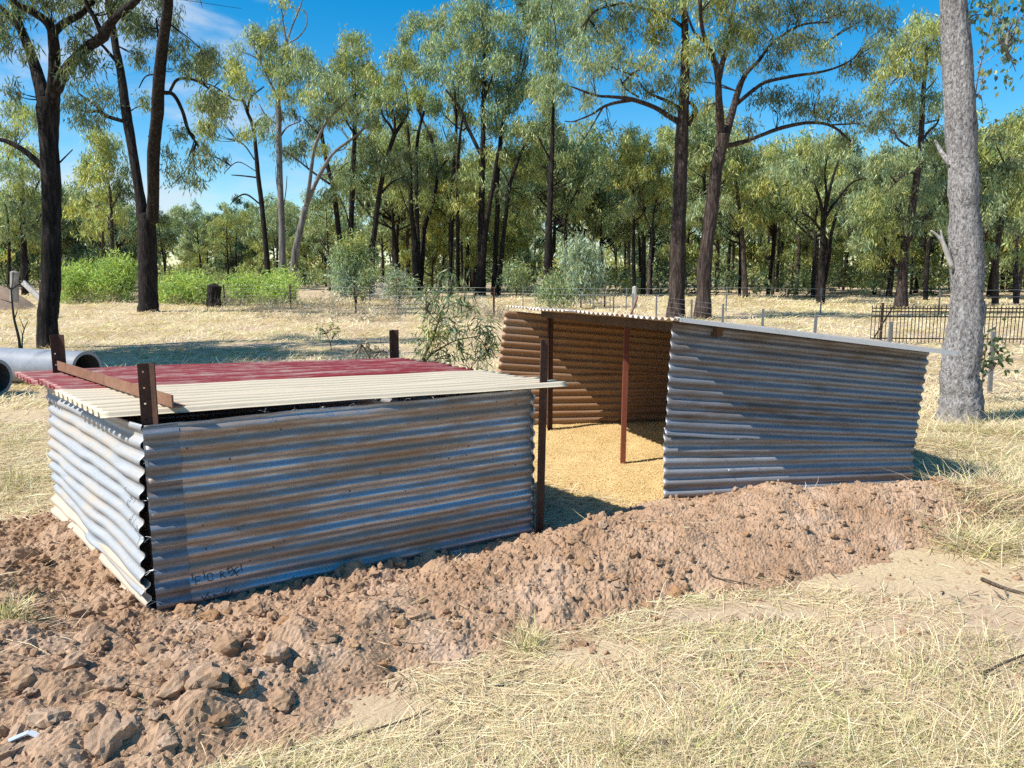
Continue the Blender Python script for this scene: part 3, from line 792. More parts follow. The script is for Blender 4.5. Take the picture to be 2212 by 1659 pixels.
m, nt, b, o = new_mat('sawdust'); M['sawdust'] = m
p = N(nt, 'ShaderNodeNewGeometry').outputs['Position']
n1 = noise(nt, p, 120, 5, 0.75); n2 = noise(nt, p, 3.0, 4)
c = ramp(nt, n1, [(0.3, (0.42, 0.28, 0.11)), (0.5, (0.64, 0.46, 0.215)), (0.7, (0.73, 0.57, 0.31))])
c = mix(nt, 0.6, c, ramp(nt, n2, [(0.35, (0.80, 0.72, 0.6)), (0.65, (1.05, 1.05, 1.05))]), 'MULTIPLY')
nt.links.new(c, b.inputs['Base Color']); b.inputs['Roughness'].default_value = 0.9; b.inputs['Specular IOR Level'].default_value = 0.1
bump(nt, b, n1, 0.8, 0.01)
sw = link('sawdust', mesh('sawdust', np.stack([SX, SY, SZ], -1).reshape(-1, 3), Qs, smooth=True), M['sawdust'])
tag(sw, 'yellow sawdust litter spread over the shed floor', 'sawdust', kind='stuff')
n = 26000
x = rng.uniform(-.1, 2.3, n); y = rng.uniform(5.0, 7.9, n); h = saw_h(x, y); ok = h > -.012 + .02 * rng.random(n) - .01
x, y, h = x[ok], y[ok], np.maximum(h[ok], 0); n = len(x)
a = rng.random(n) * 6.28; s = rng.uniform(.002, .0055, n); tl = rng.normal(0, .5, (n, 2))
ex = np.stack([np.cos(a), np.sin(a), tl[:, 0]], -1) * s[:, None]; ey = np.stack([-np.sin(a), np.cos(a), tl[:, 1]], -1) * (s * .55)[:, None]
c0 = np.stack([x, y, h + .006], -1)
V = np.stack([c0 - ex - ey, c0 + ex - ey, c0 + ex + ey, c0 - ex + ey], 1).reshape(-1, 3)
cc = np.array([.70, .52, .26]) * rng.uniform(.65, 1.15, (n, 1)) * np.array([1, 1, 1]) + rng.normal(0, .02, (n, 3))
o = link('sawdust_chips', mesh('sawdust_chips', V, np.arange(4 * n).reshape(-1, 4), np.repeat(np.clip(cc, .05, .9), 4, 0)), M['chips'])
tag(o, 'loose yellow wood shavings on top of the sawdust', 'wood shavings', kind='stuff')

# ------------------------------------------------------------------ leaves and trees
def leaves(cent, radii, n, L, W, base_col, droop=.8, tuft=14, tr=.16, g=rng, var=.22, yel=.12, shape='lance'):
    """n leaves gathered in tufts inside an ellipsoid"""
    n = max(int(n / 1.62), tuft); nt_ = max(1, n // tuft)
    d = g.normal(size=(nt_, 3)); d /= np.linalg.norm(d, axis=1)[:, None]
    L, W = L * 1.28, W * 1.3
    d[:, 2] = np.where(d[:, 2] < -.5, -d[:, 2], d[:, 2])
    T = np.asarray(cent) + d * (g.random((nt_, 1)) ** .42) * np.asarray(radii)
    tb = 1 + g.normal(0, var * .6, nt_); ty = g.normal(0, yel, nt_)
    i = np.repeat(np.arange(nt_), tuft); m_ = len(i)
    P = T[i] + g.normal(0, 1, (m_, 3)) * np.array([tr * .8, tr * .8, tr * 1.15])
    dr = g.normal(0, 1, (m_, 3)); dr /= np.linalg.norm(dr, axis=1)[:, None]
    dr[:, 2] -= droop * g.uniform(.5, 1.8, m_); dr /= np.linalg.norm(dr, axis=1)[:, None]
    s = np.cross(dr, g.normal(size=(m_, 3))); s /= np.linalg.norm(s, axis=1)[:, None] + 1e-9
    l = (L * g.uniform(.65, 1.25, m_))[:, None]; w = (W * g.uniform(.7, 1.2, m_))[:, None]
    mid = P + dr * l * .45
    V = np.stack([P, mid + s * w * .5, P + dr * l, mid - s * w * .5], 1).reshape(-1, 3)
    br_ = np.clip(tb[i] * (1 + g.normal(0, var, m_)), .35, 1.9)[:, None]
    yy = (ty[i] + g.normal(0, yel * .6, m_))[:, None]
    c = np.asarray(base_col) * br_ * np.concatenate([1 + yy * 1.1, 1 + yy * .35, 1 - yy * .9], 1)
    return V, np.repeat(np.clip(c, .008, .8), 4, 0)
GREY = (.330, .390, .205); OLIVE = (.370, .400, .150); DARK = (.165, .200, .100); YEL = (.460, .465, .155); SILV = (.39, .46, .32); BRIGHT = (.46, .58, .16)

def hero(name, label, depth, strokes, clumps, bark, col=GREY, L=.16, W=.026, cov=1.25, cat='tree', group=None, seg=10, seed=0, droop=1.2, base=None, extra=None, spread=.05, tuft=26, trk=.115, var=.30):
    """strokes: lists of (u, v, width px); the first one is the trunk and starts at the ground"""
    g = np.random.default_rng(1000 + seed)
    k = depth / FPX
    tr0 = strokes[0][0]
    bp = at_y(tr0[0], tr0[1], depth)
    root = empty(name, (bp[0], bp[1], gzf(bp[0], bp[1])))
    tag(root, label, cat, group)
    mb = MB(); nodes = []
    for si, st in enumerate(strokes):
        st = [tuple(q) if len(q) > 2 else (*q, 4) for q in st]
        pts = [at_y(u, v, depth) for u, v, w in st]
        if si == 0:
            pts[0] = np.array([pts[0][0], pts[0][1], gzf(pts[0][0], pts[0][1]) - .12])
            dd = np.zeros(len(pts))
        else:
            s0 = np.array(pts[0])
            near = min(nodes, key=lambda q: np.linalg.norm(q[[0, 2]] - s0[[0, 2]])) if nodes else s0
            slope = g.normal(0, .35)
            run = np.array([np.linalg.norm(p_ - pts[0]) for p_ in pts])
            dd = (near[1] - depth) + slope * run
        P = []
        for (u, v, w), d_, p_ in zip(st, dd, pts):
            q = at_y(u, v, depth + d_)
            if si == 0 and len(P) == 0: q = p_
            P.append(q)
        P = np.array(P); rad_ = np.array([w * k / 2 for u, v, w in st])
        if si == 0: rad_[0] *= 1.12
        mb.tube(P, rad_, seg if rad_.max() > .04 else 6, .07, 5, seed=seed + si)
        pp, _ = resample(P, rad_, 4); nodes += list(pp)
    nd = np.array(nodes)
    Vs, Cs = [], []
    for ci, cl in enumerate(clumps):
        u, v, ru, rv = cl[:4]; cc = cl[4] if len(cl) > 4 else col; f = cl[5] if len(cl) > 5 else 1.0
        P = at_y(u, v, depth)
        j = np.argmin(np.linalg.norm(nd[:, [0, 2]] - P[[0, 2]], axis=1))
        yoff = nd[j][1] - depth + g.normal(0, spread * depth * .5)
        P = at_y(u, v, depth + yoff)
        rx, rz = ru * k * 1.05, rv * k * 1.05
        n = 1.55 * cov * f * math.pi * rx * rz / (L * W * .30)
        V, Cc = leaves(P, (rx, (rx + rz) * .55, rz), n, L, W, cc, droop, tuft, trk * max(.55, L / .16), g, var)
        Vs.append(V); Cs.append(Cc)
        # twigs feeding the clump
        src = nd[np.argsort(np.linalg.norm(nd - P, axis=1))[min(2, len(nd) - 1)]]
        for t_ in range(3):
            e = P + g.normal(0, .5, 3) * np.array([rx, rx, rz]); mid_ = src * .45 + P * .55 + g.normal(0, .12, 3) * (rx + rz) * .5
            r0 = min(.05, .012 + .012 * np.linalg.norm(e - src)) * (.6 if t_ else 1)
            mb.tube(np.array([src, mid_, e]), np.array([r0, r0 * .6, r0 * .25]), 5, .0, 4, cap=False)
    mb.build('trunk', M[bark], root, smooth=True)
    if Vs:
        V = np.concatenate(Vs)
        link('crown', mesh('crown', V, np.arange(len(V)).reshape(-1, 4), np.concatenate(Cs)), M['leaf'], root)
    return root

IB = 'ironbark'
hero('ironbark_tree', 'large black trunked tree nearest on the left with limbs forking high above the pipes', 17.3,
     [[(105, 748, 48), (103, 690, 41), (110, 600, 37), (111, 480, 36), (110, 380, 36), (104, 273, 39), (104, 215, 40)],
      [(100, 225, 30), (74, 137, 22), (55, 85, 17), (41, 50, 14), (28, 0, 12), (20, -50, 10)], [(52, 75, 14), (25, 40, 11), (0, 14, 9), (-40, -20, 7)],
      [(112, 225, 30), (118, 164, 25), (115, 82, 20), (104, 50, 17), (70, 25, 14), (40, 10, 10), (10, -20, 8)], [(113, 75, 16), (135, 52, 14), (175, 30, 12), (205, 0, 9)],
      [(120, 195, 24), (135, 162, 20), (153, 137, 19), (191, 101, 19), (222, 80, 20), (233, 57, 16), (260, 30, 14), (292, 3, 12), (320, -30, 9)], [(222, 78, 12), (205, 40, 9), (190, 15, 8), (180, -20, 6)],
      [(92, 361, 15), (55, 328, 12), (16, 306, 9), (-10, 300, 8), (-60, 285, 6)], [(127, 353, 4), (140, 340, 3), (157, 323, 2)]],
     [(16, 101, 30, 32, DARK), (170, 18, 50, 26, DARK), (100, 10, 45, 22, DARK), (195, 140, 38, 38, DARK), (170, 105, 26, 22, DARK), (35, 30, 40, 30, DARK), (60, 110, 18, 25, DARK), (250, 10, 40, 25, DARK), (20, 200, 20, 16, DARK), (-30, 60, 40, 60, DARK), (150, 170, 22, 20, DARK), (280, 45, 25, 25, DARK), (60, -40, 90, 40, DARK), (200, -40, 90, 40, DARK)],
     IB, DARK, .15, .022, .9, seed=1, seg=18)
hero('ironbark_tree', 'black double trunked tree whose two tall stems part low above the dry grass', 31.9,
     [[(320, 676, 42), (320, 640, 38), (319, 560, 36), (318, 500, 36), (314, 464, 34)],
      [(309, 475, 24), (303, 430, 21), (287, 328, 19), (273, 246, 18), (262, 164, 16), (249, 96, 15), (238, 27, 14), (230, -30, 12)],
      [(327, 478, 25), (331, 437, 23), (332, 328, 23), (340, 246, 21), (342, 191, 20), (350, 109, 19), (361, 27, 17), (366, -30, 15)],
      [(267, 262, 8), (227, 249, 8), (205, 227, 6), (170, 202, 4)], [(215, 240, 7), (185, 240, 5), (150, 232, 3)], [(250, 131, 7), (219, 96, 6), (191, 74, 5), (159, 55, 3)],
      [(355, 200, 7), (375, 205, 7), (394, 240, 7), (407, 282, 6), (429, 317, 4)], [(366, 200, 5), (383, 172, 5), (418, 172, 5), (451, 191, 4), (475, 215, 3)], [(407, 282, 4), (420, 300, 3), (405, 345, 2)], [(331, 305, 7), (322, 294, 5)],
      [(349, 115, 6), (341, 70, 5), (338, 40, 3)], [(340, 160, 4), (315, 165, 3), (300, 190, 2)]],
     [(390, 110, 34, 26), (440, 150, 36, 34), (395, 385, 32, 20), (425, 392, 18, 12), (362, 350, 14, 26), (435, 352, 26, 22), (398, 292, 26, 14), (310, 225, 20, 20, OLIVE), (305, 130, 20, 34, DARK), (318, 60, 30, 30, DARK), (345, 15, 45, 22, DARK), (285, 60, 24, 28, DARK),
      (205, 265, 40, 20, DARK), (225, 215, 38, 30), (165, 225, 30, 28), (180, 65, 30, 22), (460, 225, 26, 22, DARK), (450, 120, 22, 18), (395, 150, 22, 18), (262, 25, 26, 24, DARK), (375, 60, 16, 22, DARK), (300, -40, 120, 35, DARK), (170, 260, 22, 15)],
     IB, DARK, .19, .030, .85, seed=2, seg=14)
hero('eucalypt_tree', 'slim dark trunk with a dead arched side branch left of the pale tree', 48,
     [[(582, 612, 12), (573, 518, 11), (565, 440, 10), (557, 375, 9), (548, 281, 8), (535, 244, 7), (526, 216, 6)],
      [(526, 216, 5), (504, 214, 4), (463, 187, 3), (432, 178, 2)], [(535, 244, 5), (541, 212, 4), (570, 187, 3)], [(548, 275, 4), (563, 256, 3), (576, 256, 2)],
      [(558, 384, 3), (526, 380, 3), (500, 378, 2)], [(563, 442, 4), (532, 420, 4), (510, 428, 3), (498, 442, 2)], [(550, 345, 3), (526, 312, 3), (500, 300, 2)], [(556, 372, 2), (515, 350, 2), (485, 372, 1.5)]],
     [(505, 142, 26, 20, YEL), (512, 172, 34, 24, YEL), (450, 225, 34, 30), (452, 285, 32, 26, OLIVE), (438, 322, 22, 16, DARK), (535, 200, 24, 18, OLIVE), (440, 150, 28, 30), (485, 225, 24, 22, OLIVE), (530, 290, 22, 14, OLIVE), (478, 345, 16, 9, DARK), (470, 255, 26, 20, OLIVE)],
     IB, OLIVE, .26, .044, 1.15, seed=3)
hero('white_gum_tree', 'tall pale barked tree with bare dead limbs rising above its crown', 46,
     [[(608, 610, 15), (609, 500, 13), (604, 375, 12), (602, 250, 11), (601, 212, 9), (608, 150, 7), (619, 94, 6)],
      [(601, 212, 7), (588, 187, 5), (570, 150, 4), (552, 110, 3)], [(619, 96, 4), (612, 50, 3), (606, 10, 2.5), (600, -30, 2)], [(619, 94, 4), (630, 60, 3), (650, 10, 2.5), (656, -25, 2)], [(621, 94, 3.5), (645, 80, 3), (662, 55, 2.5), (662, 25, 1.5)],
      [(610, 40, 2), (625, 5, 1.5), (632, -20, 1.2)], [(603, 300, 4), (620, 275, 3), (650, 262, 2)], [(600, 270, 4), (575, 250, 3), (560, 225, 2)], [(605, 440, 3), (598, 400, 2), (595, 360, 1.2)], [(612, 450, 2.5), (618, 410, 2), (620, 380, 1.2)], [(603, 200, 5), (640, 160, 3.5), (660, 120, 2)]],
     [(580, 110, 34, 36, OLIVE), (630, 131, 36, 32, OLIVE), (588, 156, 34, 28, OLIVE), (635, 172, 42, 28), (566, 82, 26, 22), (545, 75, 20, 18), (510, 103, 16, 12), (626, 250, 26, 16, DARK), (578, 297, 20, 20), (572, 270, 24, 18), (660, 140, 24, 24), (600, 62, 18, 12), (612, 5, 24, 9), (640, 20, 10, 7), (668, 150, 22, 22), (620, 210, 36, 22, OLIVE)],
     'palebark', GREY, .25, .040, 1.0, seed=4)
hero('white_gum_tree', 'pale grey trunk leaning right and forking low in a long open V', 44,
     [[(628, 612, 17), (636, 560, 15), (645, 512, 14), (660, 447, 12)], [(660, 450, 9), (668, 400, 8), (673, 359, 7), (682, 312, 6), (704, 266, 5), (726, 241, 4), (760, 206, 2.5)],
      [(662, 445, 9), (680, 400, 8), (701, 359, 7), (723, 328, 6), (760, 300, 5), (801, 266, 3)], [(704, 266, 3), (712, 225, 2.5), (708, 190, 1.5)], [(723, 328, 2.5), (745, 320, 2), (752, 300, 1.5)], [(690, 380, 2.5), (715, 372, 2), (735, 345, 1.5)]],
     [(691, 241, 26, 22), (713, 194, 36, 28), (735, 225, 30, 22), (700, 170, 30, 24), (680, 210, 26, 22, OLIVE), (790, 262, 22, 14), (720, 265, 22, 12, DARK)],
     'palebark', GREY, .25, .040, 1.0, seed=5)
hero('eucalypt_tree', 'dark curved trunk behind the leaning pale fork with a long low left limb', 52,
     [[(742, 618, 13), (738, 560, 12), (732, 500, 11), (720, 406, 10), (710, 369, 9), (701, 328, 8), (694, 281, 7), (690, 240, 5)], [(712, 397, 5), (676, 372, 4), (632, 337, 3), (600, 319, 2)], [(698, 300, 4), (670, 270, 3), (655, 255, 2)], [(715, 385, 3), (735, 365, 2.5), (752, 350, 1.5)]],
     [(670, 287, 30, 20, DARK), (626, 335, 32, 18, DARK), (655, 318, 26, 16, DARK), (690, 255, 28, 22, DARK), (734, 402, 26, 18), (712, 425, 22, 15, DARK), (690, 325, 24, 14, OLIVE)], IB, OLIVE, .27, .046, 1.1, seed=6)
hero('eucalypt_tree', 'straight dark trunk topped by a rounded dome crown against the blue', 50,
     [[(757, 618, 13), (758, 506, 11), (763, 375, 10), (766, 290, 9), (765, 187, 7), (760, 125, 5)], [(766, 290, 5), (748, 262, 4), (732, 230, 3)], [(766, 300, 5), (790, 270, 4), (802, 245, 2.5)], [(765, 150, 3), (780, 120, 2.5), (788, 95, 1.5)], [(763, 140, 3), (748, 115, 2.5), (742, 95, 1.5)], [(758, 510, 4), (748, 460, 3), (735, 430, 2)]],
     [(766, 95, 38, 22, OLIVE), (763, 118, 36, 16, OLIVE), (763, 152, 34, 20), (735, 155, 34, 26, OLIVE), (776, 203, 38, 28), (744, 245, 30, 26, OLIVE), (785, 250, 34, 22, DARK), (744, 387, 26, 20), (730, 195, 26, 22, OLIVE), (795, 160, 22, 22, DARK), (765, 405, 14, 14)], IB, GREY, .26, .044, 1.15, seed=7)
hero('eucalypt_tree', 'dark trunk leaning right behind the round grey green bush', 48,
     [[(802, 625, 14), (803, 542, 13), (807, 516, 12), (819, 422, 11), (835, 344, 10), (852, 291, 9)], [(852, 291, 7), (842, 270, 6), (829, 253, 5), (815, 220, 3)], [(852, 291, 7), (852, 255, 4), (842, 222, 3)], [(854, 288, 8), (876, 253, 6), (886, 235, 3)], [(822, 420, 5), (845, 395, 4), (875, 380, 3)]],
     [(823, 215, 42, 28, OLIVE), (801, 178, 32, 34, OLIVE), (801, 355, 30, 26, DARK), (848, 362, 34, 24, DARK), (850, 190, 34, 34), (842, 240, 40, 24, DARK), (815, 275, 24, 18), (800, 310, 26, 20), (880, 390, 30, 18, DARK), (835, 395, 22, 16, OLIVE), (860, 140, 34, 30)], IB, OLIVE, .26, .044, 1.15, seed=8)
hero('ironbark_tree', 'clump of three black stems sharing one base in the middle distance', 53,
     [[(900, 642, 22), (898, 580, 15), (896, 526, 13), (892, 485, 11), (887, 444, 10), (887, 389, 9), (884, 320, 7), (880, 270, 5)],
      [(902, 632, 13), (904, 560, 11), (902, 498, 10), (899, 389, 9), (902, 300, 7), (916, 240, 5)], [(906, 632, 13), (912, 560, 11), (917, 493, 10), (936, 430, 9), (944, 375, 8), (935, 310, 7), (916, 266, 5), (900, 235, 3)], [(944, 375, 6), (962, 350, 5), (975, 335, 3)], [(893, 480, 3), (875, 440, 3), (862, 400, 2)]],
     [(900, 58, 34, 28), (872, 88, 20, 26), (940, 50, 34, 26), (930, 110, 38, 28), (930, 160, 42, 32), (885, 140, 30, 30), (900, 215, 40, 30, OLIVE), (945, 235, 36, 30), (870, 275, 24, 24, OLIVE), (920, 295, 36, 26), (880, 345, 30, 20, DARK), (930, 370, 30, 22, DARK), (865, 425, 26, 18, OLIVE), (920, 430, 26, 16, OLIVE)], IB, GREY, .29, .05, 1.25, seed=9)
hero('ironbark_tree', 'pair of thin straight dark stems between the black clump and the thick trunks', 52,
     [[(973, 632, 11), (973, 580, 10), (977, 471, 9), (978, 389, 9), (985, 297, 7), (985, 230, 4)], [(990, 625, 10), (989, 553, 9), (988, 389, 8), (992, 310, 6), (1000, 250, 4)], [(983, 330, 4), (965, 300, 3), (955, 270, 2)]],
     [(965, 105, 38, 30), (1000, 60, 34, 34), (990, 165, 40, 30), (985, 215, 30, 26), (1000, 262, 34, 28, OLIVE), (975, 320, 34, 24), (1000, 440, 26, 22, YEL), (1010, 395, 30, 22, OLIVE)], IB, GREY, .29, .05, 1.2, seed=10)
hero('ironbark_tree', 'tallest straight dark tree of the middle group, its crown filling the upper centre', 50,
     [[(1037, 652, 22), (1040, 553, 17), (1040, 470, 14), (1041, 375, 13), (1044, 281, 11), (1044, 203, 9), (1048, 141, 7), (1041, 31, 4)],
      [(1038, 650, 13), (1047, 520, 12), (1053, 471, 11), (1067, 389, 9), (1075, 330, 6)], [(1041, 338, 8), (1010, 275, 7), (991, 231, 6), (963, 194, 4)], [(1046, 215, 6), (1058, 180, 5), (1073, 150, 4), (1100, 120, 2.5)], [(1010, 275, 4), (995, 280, 3), (960, 250, 2)]],
     [(1040, 35, 42, 30), (1080, 55, 36, 32), (1050, 105, 42, 32), (1025, 150, 34, 26), (1030, 192, 34, 30), (1075, 200, 38, 32), (1060, 250, 30, 26), (1070, 285, 34, 24), (1060, 340, 34, 24, OLIVE), (1020, 100, 28, 28), (1085, 150, 34, 30), (1000, 20, 40, 20), (1060, -20, 80, 25)], IB, GREY, .28, .048, 1.25, seed=11, seg=12)
hero('ironbark_tree', 'dark trunk just right of the tallest middle tree with a rightward sweeping top', 51,
     [[(1067, 645, 14), (1070, 553, 12), (1075, 444, 11), (1073, 406, 10), (1082, 297, 9), (1091, 250, 7), (1116, 203, 4)], [(1082, 300, 5), (1075, 240, 4), (1070, 200, 3)], [(1094, 245, 4), (1110, 240, 3), (1130, 215, 2)]],
     [(1110, 130, 40, 34), (1150, 60, 40, 40), (1135, 20, 36, 22), (1130, 195, 36, 34), (1120, 285, 34, 30), (1110, 345, 36, 26, OLIVE), (1100, 235, 30, 26), (1170, 20, 34, 26)], IB, GREY, .28, .048, 1.2, seed=12)
hero('ironbark_tree', 'thin dark trunk leaning right with a pink scar near its top', 50,
     [[(1075, 646, 11), (1086, 526, 10), (1097, 430, 9), (1101, 400, 8), (1120, 344, 6), (1140, 300, 4)], [(1101, 400, 4), (1085, 370, 3), (1070, 350, 2)]],
     [(1150, 290, 32, 34), (1130, 380, 34, 26, OLIVE), (1150, 340, 26, 24, OLIVE), (1120, 440, 30, 26, OLIVE), (1085, 420, 22, 20, DARK), (1150, 420, 26, 24)], IB, GREY, .28, .048, 1.15, seed=13)
hero('ironbark_tree', 'straight black trunk with a long hanging column of leaves left of the blue gap', 47,
     [[(1178, 645, 15), (1181, 586, 14), (1187, 471, 13), (1190, 389, 12), (1193, 312, 10), (1195, 220, 6), (1190, 120, 3)], [(1191, 350, 5), (1175, 320, 4), (1162, 295, 3)], [(1188, 420, 4), (1205, 405, 3), (1222, 400, 2)], [(1190, 370, 3), (1170, 355, 2)]],
     [(1190, 145, 34, 34), (1195, 200, 38, 36), (1185, 250, 32, 34), (1205, 290, 26, 26), (1180, 90, 34, 36), (1215, 40, 40, 34), (1195, -5, 50, 24), (1240, 80, 30, 34), (1165, 190, 22, 40, OLIVE), (1222, 345, 20, 14, OLIVE)], IB, GREY, .25, .040, 1.2, seed=14)
BB = 'brownbark'
hero('ironbark_tree', 'tall rough brown trunk behind the shed roof with long level left limbs', 27.4,
     [[(1459, 690, 40), (1461, 640, 34), (1463, 580, 33), (1465, 498, 31), (1469, 389, 29), (1471, 350, 28), (1474, 266, 25), (1478, 203, 20), (1480, 120, 17), (1479, 40, 14), (1476, -40, 11)],
      [(1464, 262, 12), (1440, 248, 10), (1412, 231, 9), (1362, 214, 8), (1320, 209, 6), (1287, 206, 5), (1234, 187, 3)], [(1365, 216, 7), (1330, 222, 6), (1303, 231, 5), (1278, 247, 4), (1240, 262, 2.5), (1220, 262, 2)], [(1303, 231, 4), (1285, 262, 3), (1262, 300, 2), (1240, 330, 1.2)],
      [(1486, 268, 12), (1503, 241, 9), (1495, 225, 7), (1470, 215, 5)], [(1470, 235, 8), (1440, 218, 7), (1400, 200, 5), (1380, 175, 3)], [(1337, 8, 5), (1287, 23, 4), (1256, 59, 3)], [(1478, 60, 8), (1430, 30, 6), (1337, 5, 5)], [(1380, 210, 4), (1350, 190, 3), (1340, 170, 2)], [(1380, 165, 3), (1345, 155, 3), (1310, 140, 2)]],
     [(1418, 40, 34, 34, YEL), (1425, 90, 34, 34, OLIVE), (1396, 138, 32, 26, OLIVE), (1428, 187, 46, 22, DARK), (1470, 140, 26, 32, OLIVE), (1334, 130, 34, 34), (1281, 150, 36, 34), (1318, 272, 16, 10, DARK), (1459, 15, 46, 28, OLIVE), (1300, 90, 40, 30), (1265, 215, 30, 18), (1340, 60, 40, 34, DARK), (1345, 180, 32, 18), (1270, 50, 36, 34), (1250, 110, 26, 34), (1370, 30, 36, 26, DARK), (1450, 235, 30, 14, OLIVE), (1250, 280, 24, 16), (1400, -20, 90, 25, OLIVE), (1475, 190, 24, 22, OLIVE), (1290, -10, 60, 25)],
     BB, GREY, .18, .026, .95, seed=15, seg=18)
hero('ironbark_tree', 'brown trunk bending up into a fork, its long boughs reaching far right', 26.9,
     [[(1517, 694, 36), (1520, 640, 30), (1522, 580, 29), (1533, 485, 27), (1545, 389, 26), (1550, 350, 26), (1560, 310, 27), (1562, 290, 27)],
      [(1558, 295, 17), (1553, 219, 15), (1550, 156, 14), (1538, 120, 12), (1525, 94, 10), (1515, 50, 8), (1512, 0, 7)], [(1553, 170, 12), (1562, 130, 11), (1575, 87, 10), (1580, 40, 8), (1590, -10, 6)],
      [(1566, 295, 17), (1581, 244, 15), (1592, 205, 13), (1600, 181, 12), (1615, 155, 9), (1640, 130, 7), (1664, 98, 6), (1700, 70, 6), (1738, 52, 5), (1790, 48, 3)],
      [(1584, 230, 9), (1607, 211, 9), (1640, 185, 8), (1662, 175, 8), (1716, 164, 7), (1760, 158, 6), (1798, 149, 5), (1830, 135, 4), (1859, 115, 3)], [(1568, 316, 10), (1607, 306, 9), (1645, 292, 8), (1689, 276, 8), (1749, 265, 7), (1798, 273, 6), (1839, 306, 4)], [(1790, 270, 4), (1830, 268, 3.5), (1867, 265, 2.5)], [(1525, 95, 6), (1500, 70, 5), (1480, 20, 4)], [(1535, 487, 8), (1522, 478, 7), (1512, 472, 5)], [(1710, 72, 4), (1760, 85, 3), (1800, 105, 2)]],
     [(1640, 35, 42, 36, DARK), (1715, 35, 44, 34, DARK), (1795, 30, 42, 32, DARK), (1865, 35, 40, 34, DARK), (1920, 45, 24, 24, DARK), (1700, 105, 40, 24, DARK), (1780, 112, 44, 24), (1850, 150, 42, 28, DARK), (1890, 105, 32, 28), (1660, 140, 28, 20, DARK), (1680, 222, 30, 26, DARK), (1735, 235, 34, 24, DARK), (1795, 235, 36, 26, DARK), (1850, 245, 34, 24, DARK), (1875, 280, 28, 20, DARK), (1825, 300, 24, 16, DARK), (1645, 215, 22, 18, DARK), (1620, 268, 24, 10, DARK),
      (1540, 30, 50, 34, OLIVE), (1590, 75, 38, 38, OLIVE), (1605, 130, 32, 24), (1505, 110, 30, 32, OLIVE), (1640, 90, 32, 28, DARK), (1560, 100, 28, 30), (1510, 170, 24, 22, OLIVE), (1520, 235, 24, 18, OLIVE), (1760, 180, 26, 10, DARK), (1740, 80, 30, 18, DARK), (1920, 70, 18, 16, DARK), (1700, -20, 140, 28, DARK), (1560, -15, 80, 22, OLIVE)],
     BB, GREY, .18, .026, 1.0, seed=16, seg=18)
# the pale grey trunk close on the right, with its own round juvenile leaves
tr = hero('box_tree', 'thick pale grey trunk with finely cracked bark standing close on the right', 8.35,
     [[(2075, 915, 92), (2077, 880, 80), (2078, 850, 80), (2073, 815, 79), (2077, 776, 73), (2086, 700, 66), (2090, 621, 63), (2088, 540, 61), (2084, 470, 59), (2082, 400, 58), (2078, 300, 57), (2070, 164, 55), (2064, 60, 50), (2058, -40, 47), (2055, -160, 40)],
      [(2056, 356, 15), (2040, 338, 12), (2030, 322, 9), (2020, 303, 5)],
      [(2105, 222, 3), (2113, 164, 3), (2126, 109, 2.5), (2140, 60, 2), (2156, 20, 1.5)], [(2100, 215, 2.5), (2118, 195, 2), (2122, 170, 1.5)], [(2105, 150, 2), (2150, 118, 1.5), (2195, 95, 1)], [(2115, 700, 16), (2122, 672, 12), (2126, 650, 5)]],
     [(2150, 30, 34, 26), (2190, 50, 22, 24), (2185, 95, 22, 20), (2140, 85, 22, 20), (2195, 135, 18, 20), (2122, 165, 14, 16, OLIVE), (2125, 215, 14, 14), (2165, 140, 14, 12), (2130, 20, 26, 22), (2210, 20, 26, 26)],
     'boxbark', (.17, .24, .15), .058, .034, .6, seed=17, seg=40, spread=.01, tuft=7, trk=.2)
mb = MB()
P = [at_y(u, v, 8.32) for u, v in ((2058, 580), (2048, 552), (2036, 523), (2024, 508), (2011, 498))]
mb.tube(P, [.030, .028, .026, .018, .010], 8, .06, 3); P = [at_y(u, v, 8.32) for u, v in ((2037, 526), (2035, 512), (2032, 497))]
mb.tube(P, [.018, .014, .009], 8, .05, 3)
o = mb.build('branch', M['deadwood'], tr, True); o['label'] = 'bare bleached forked stub'
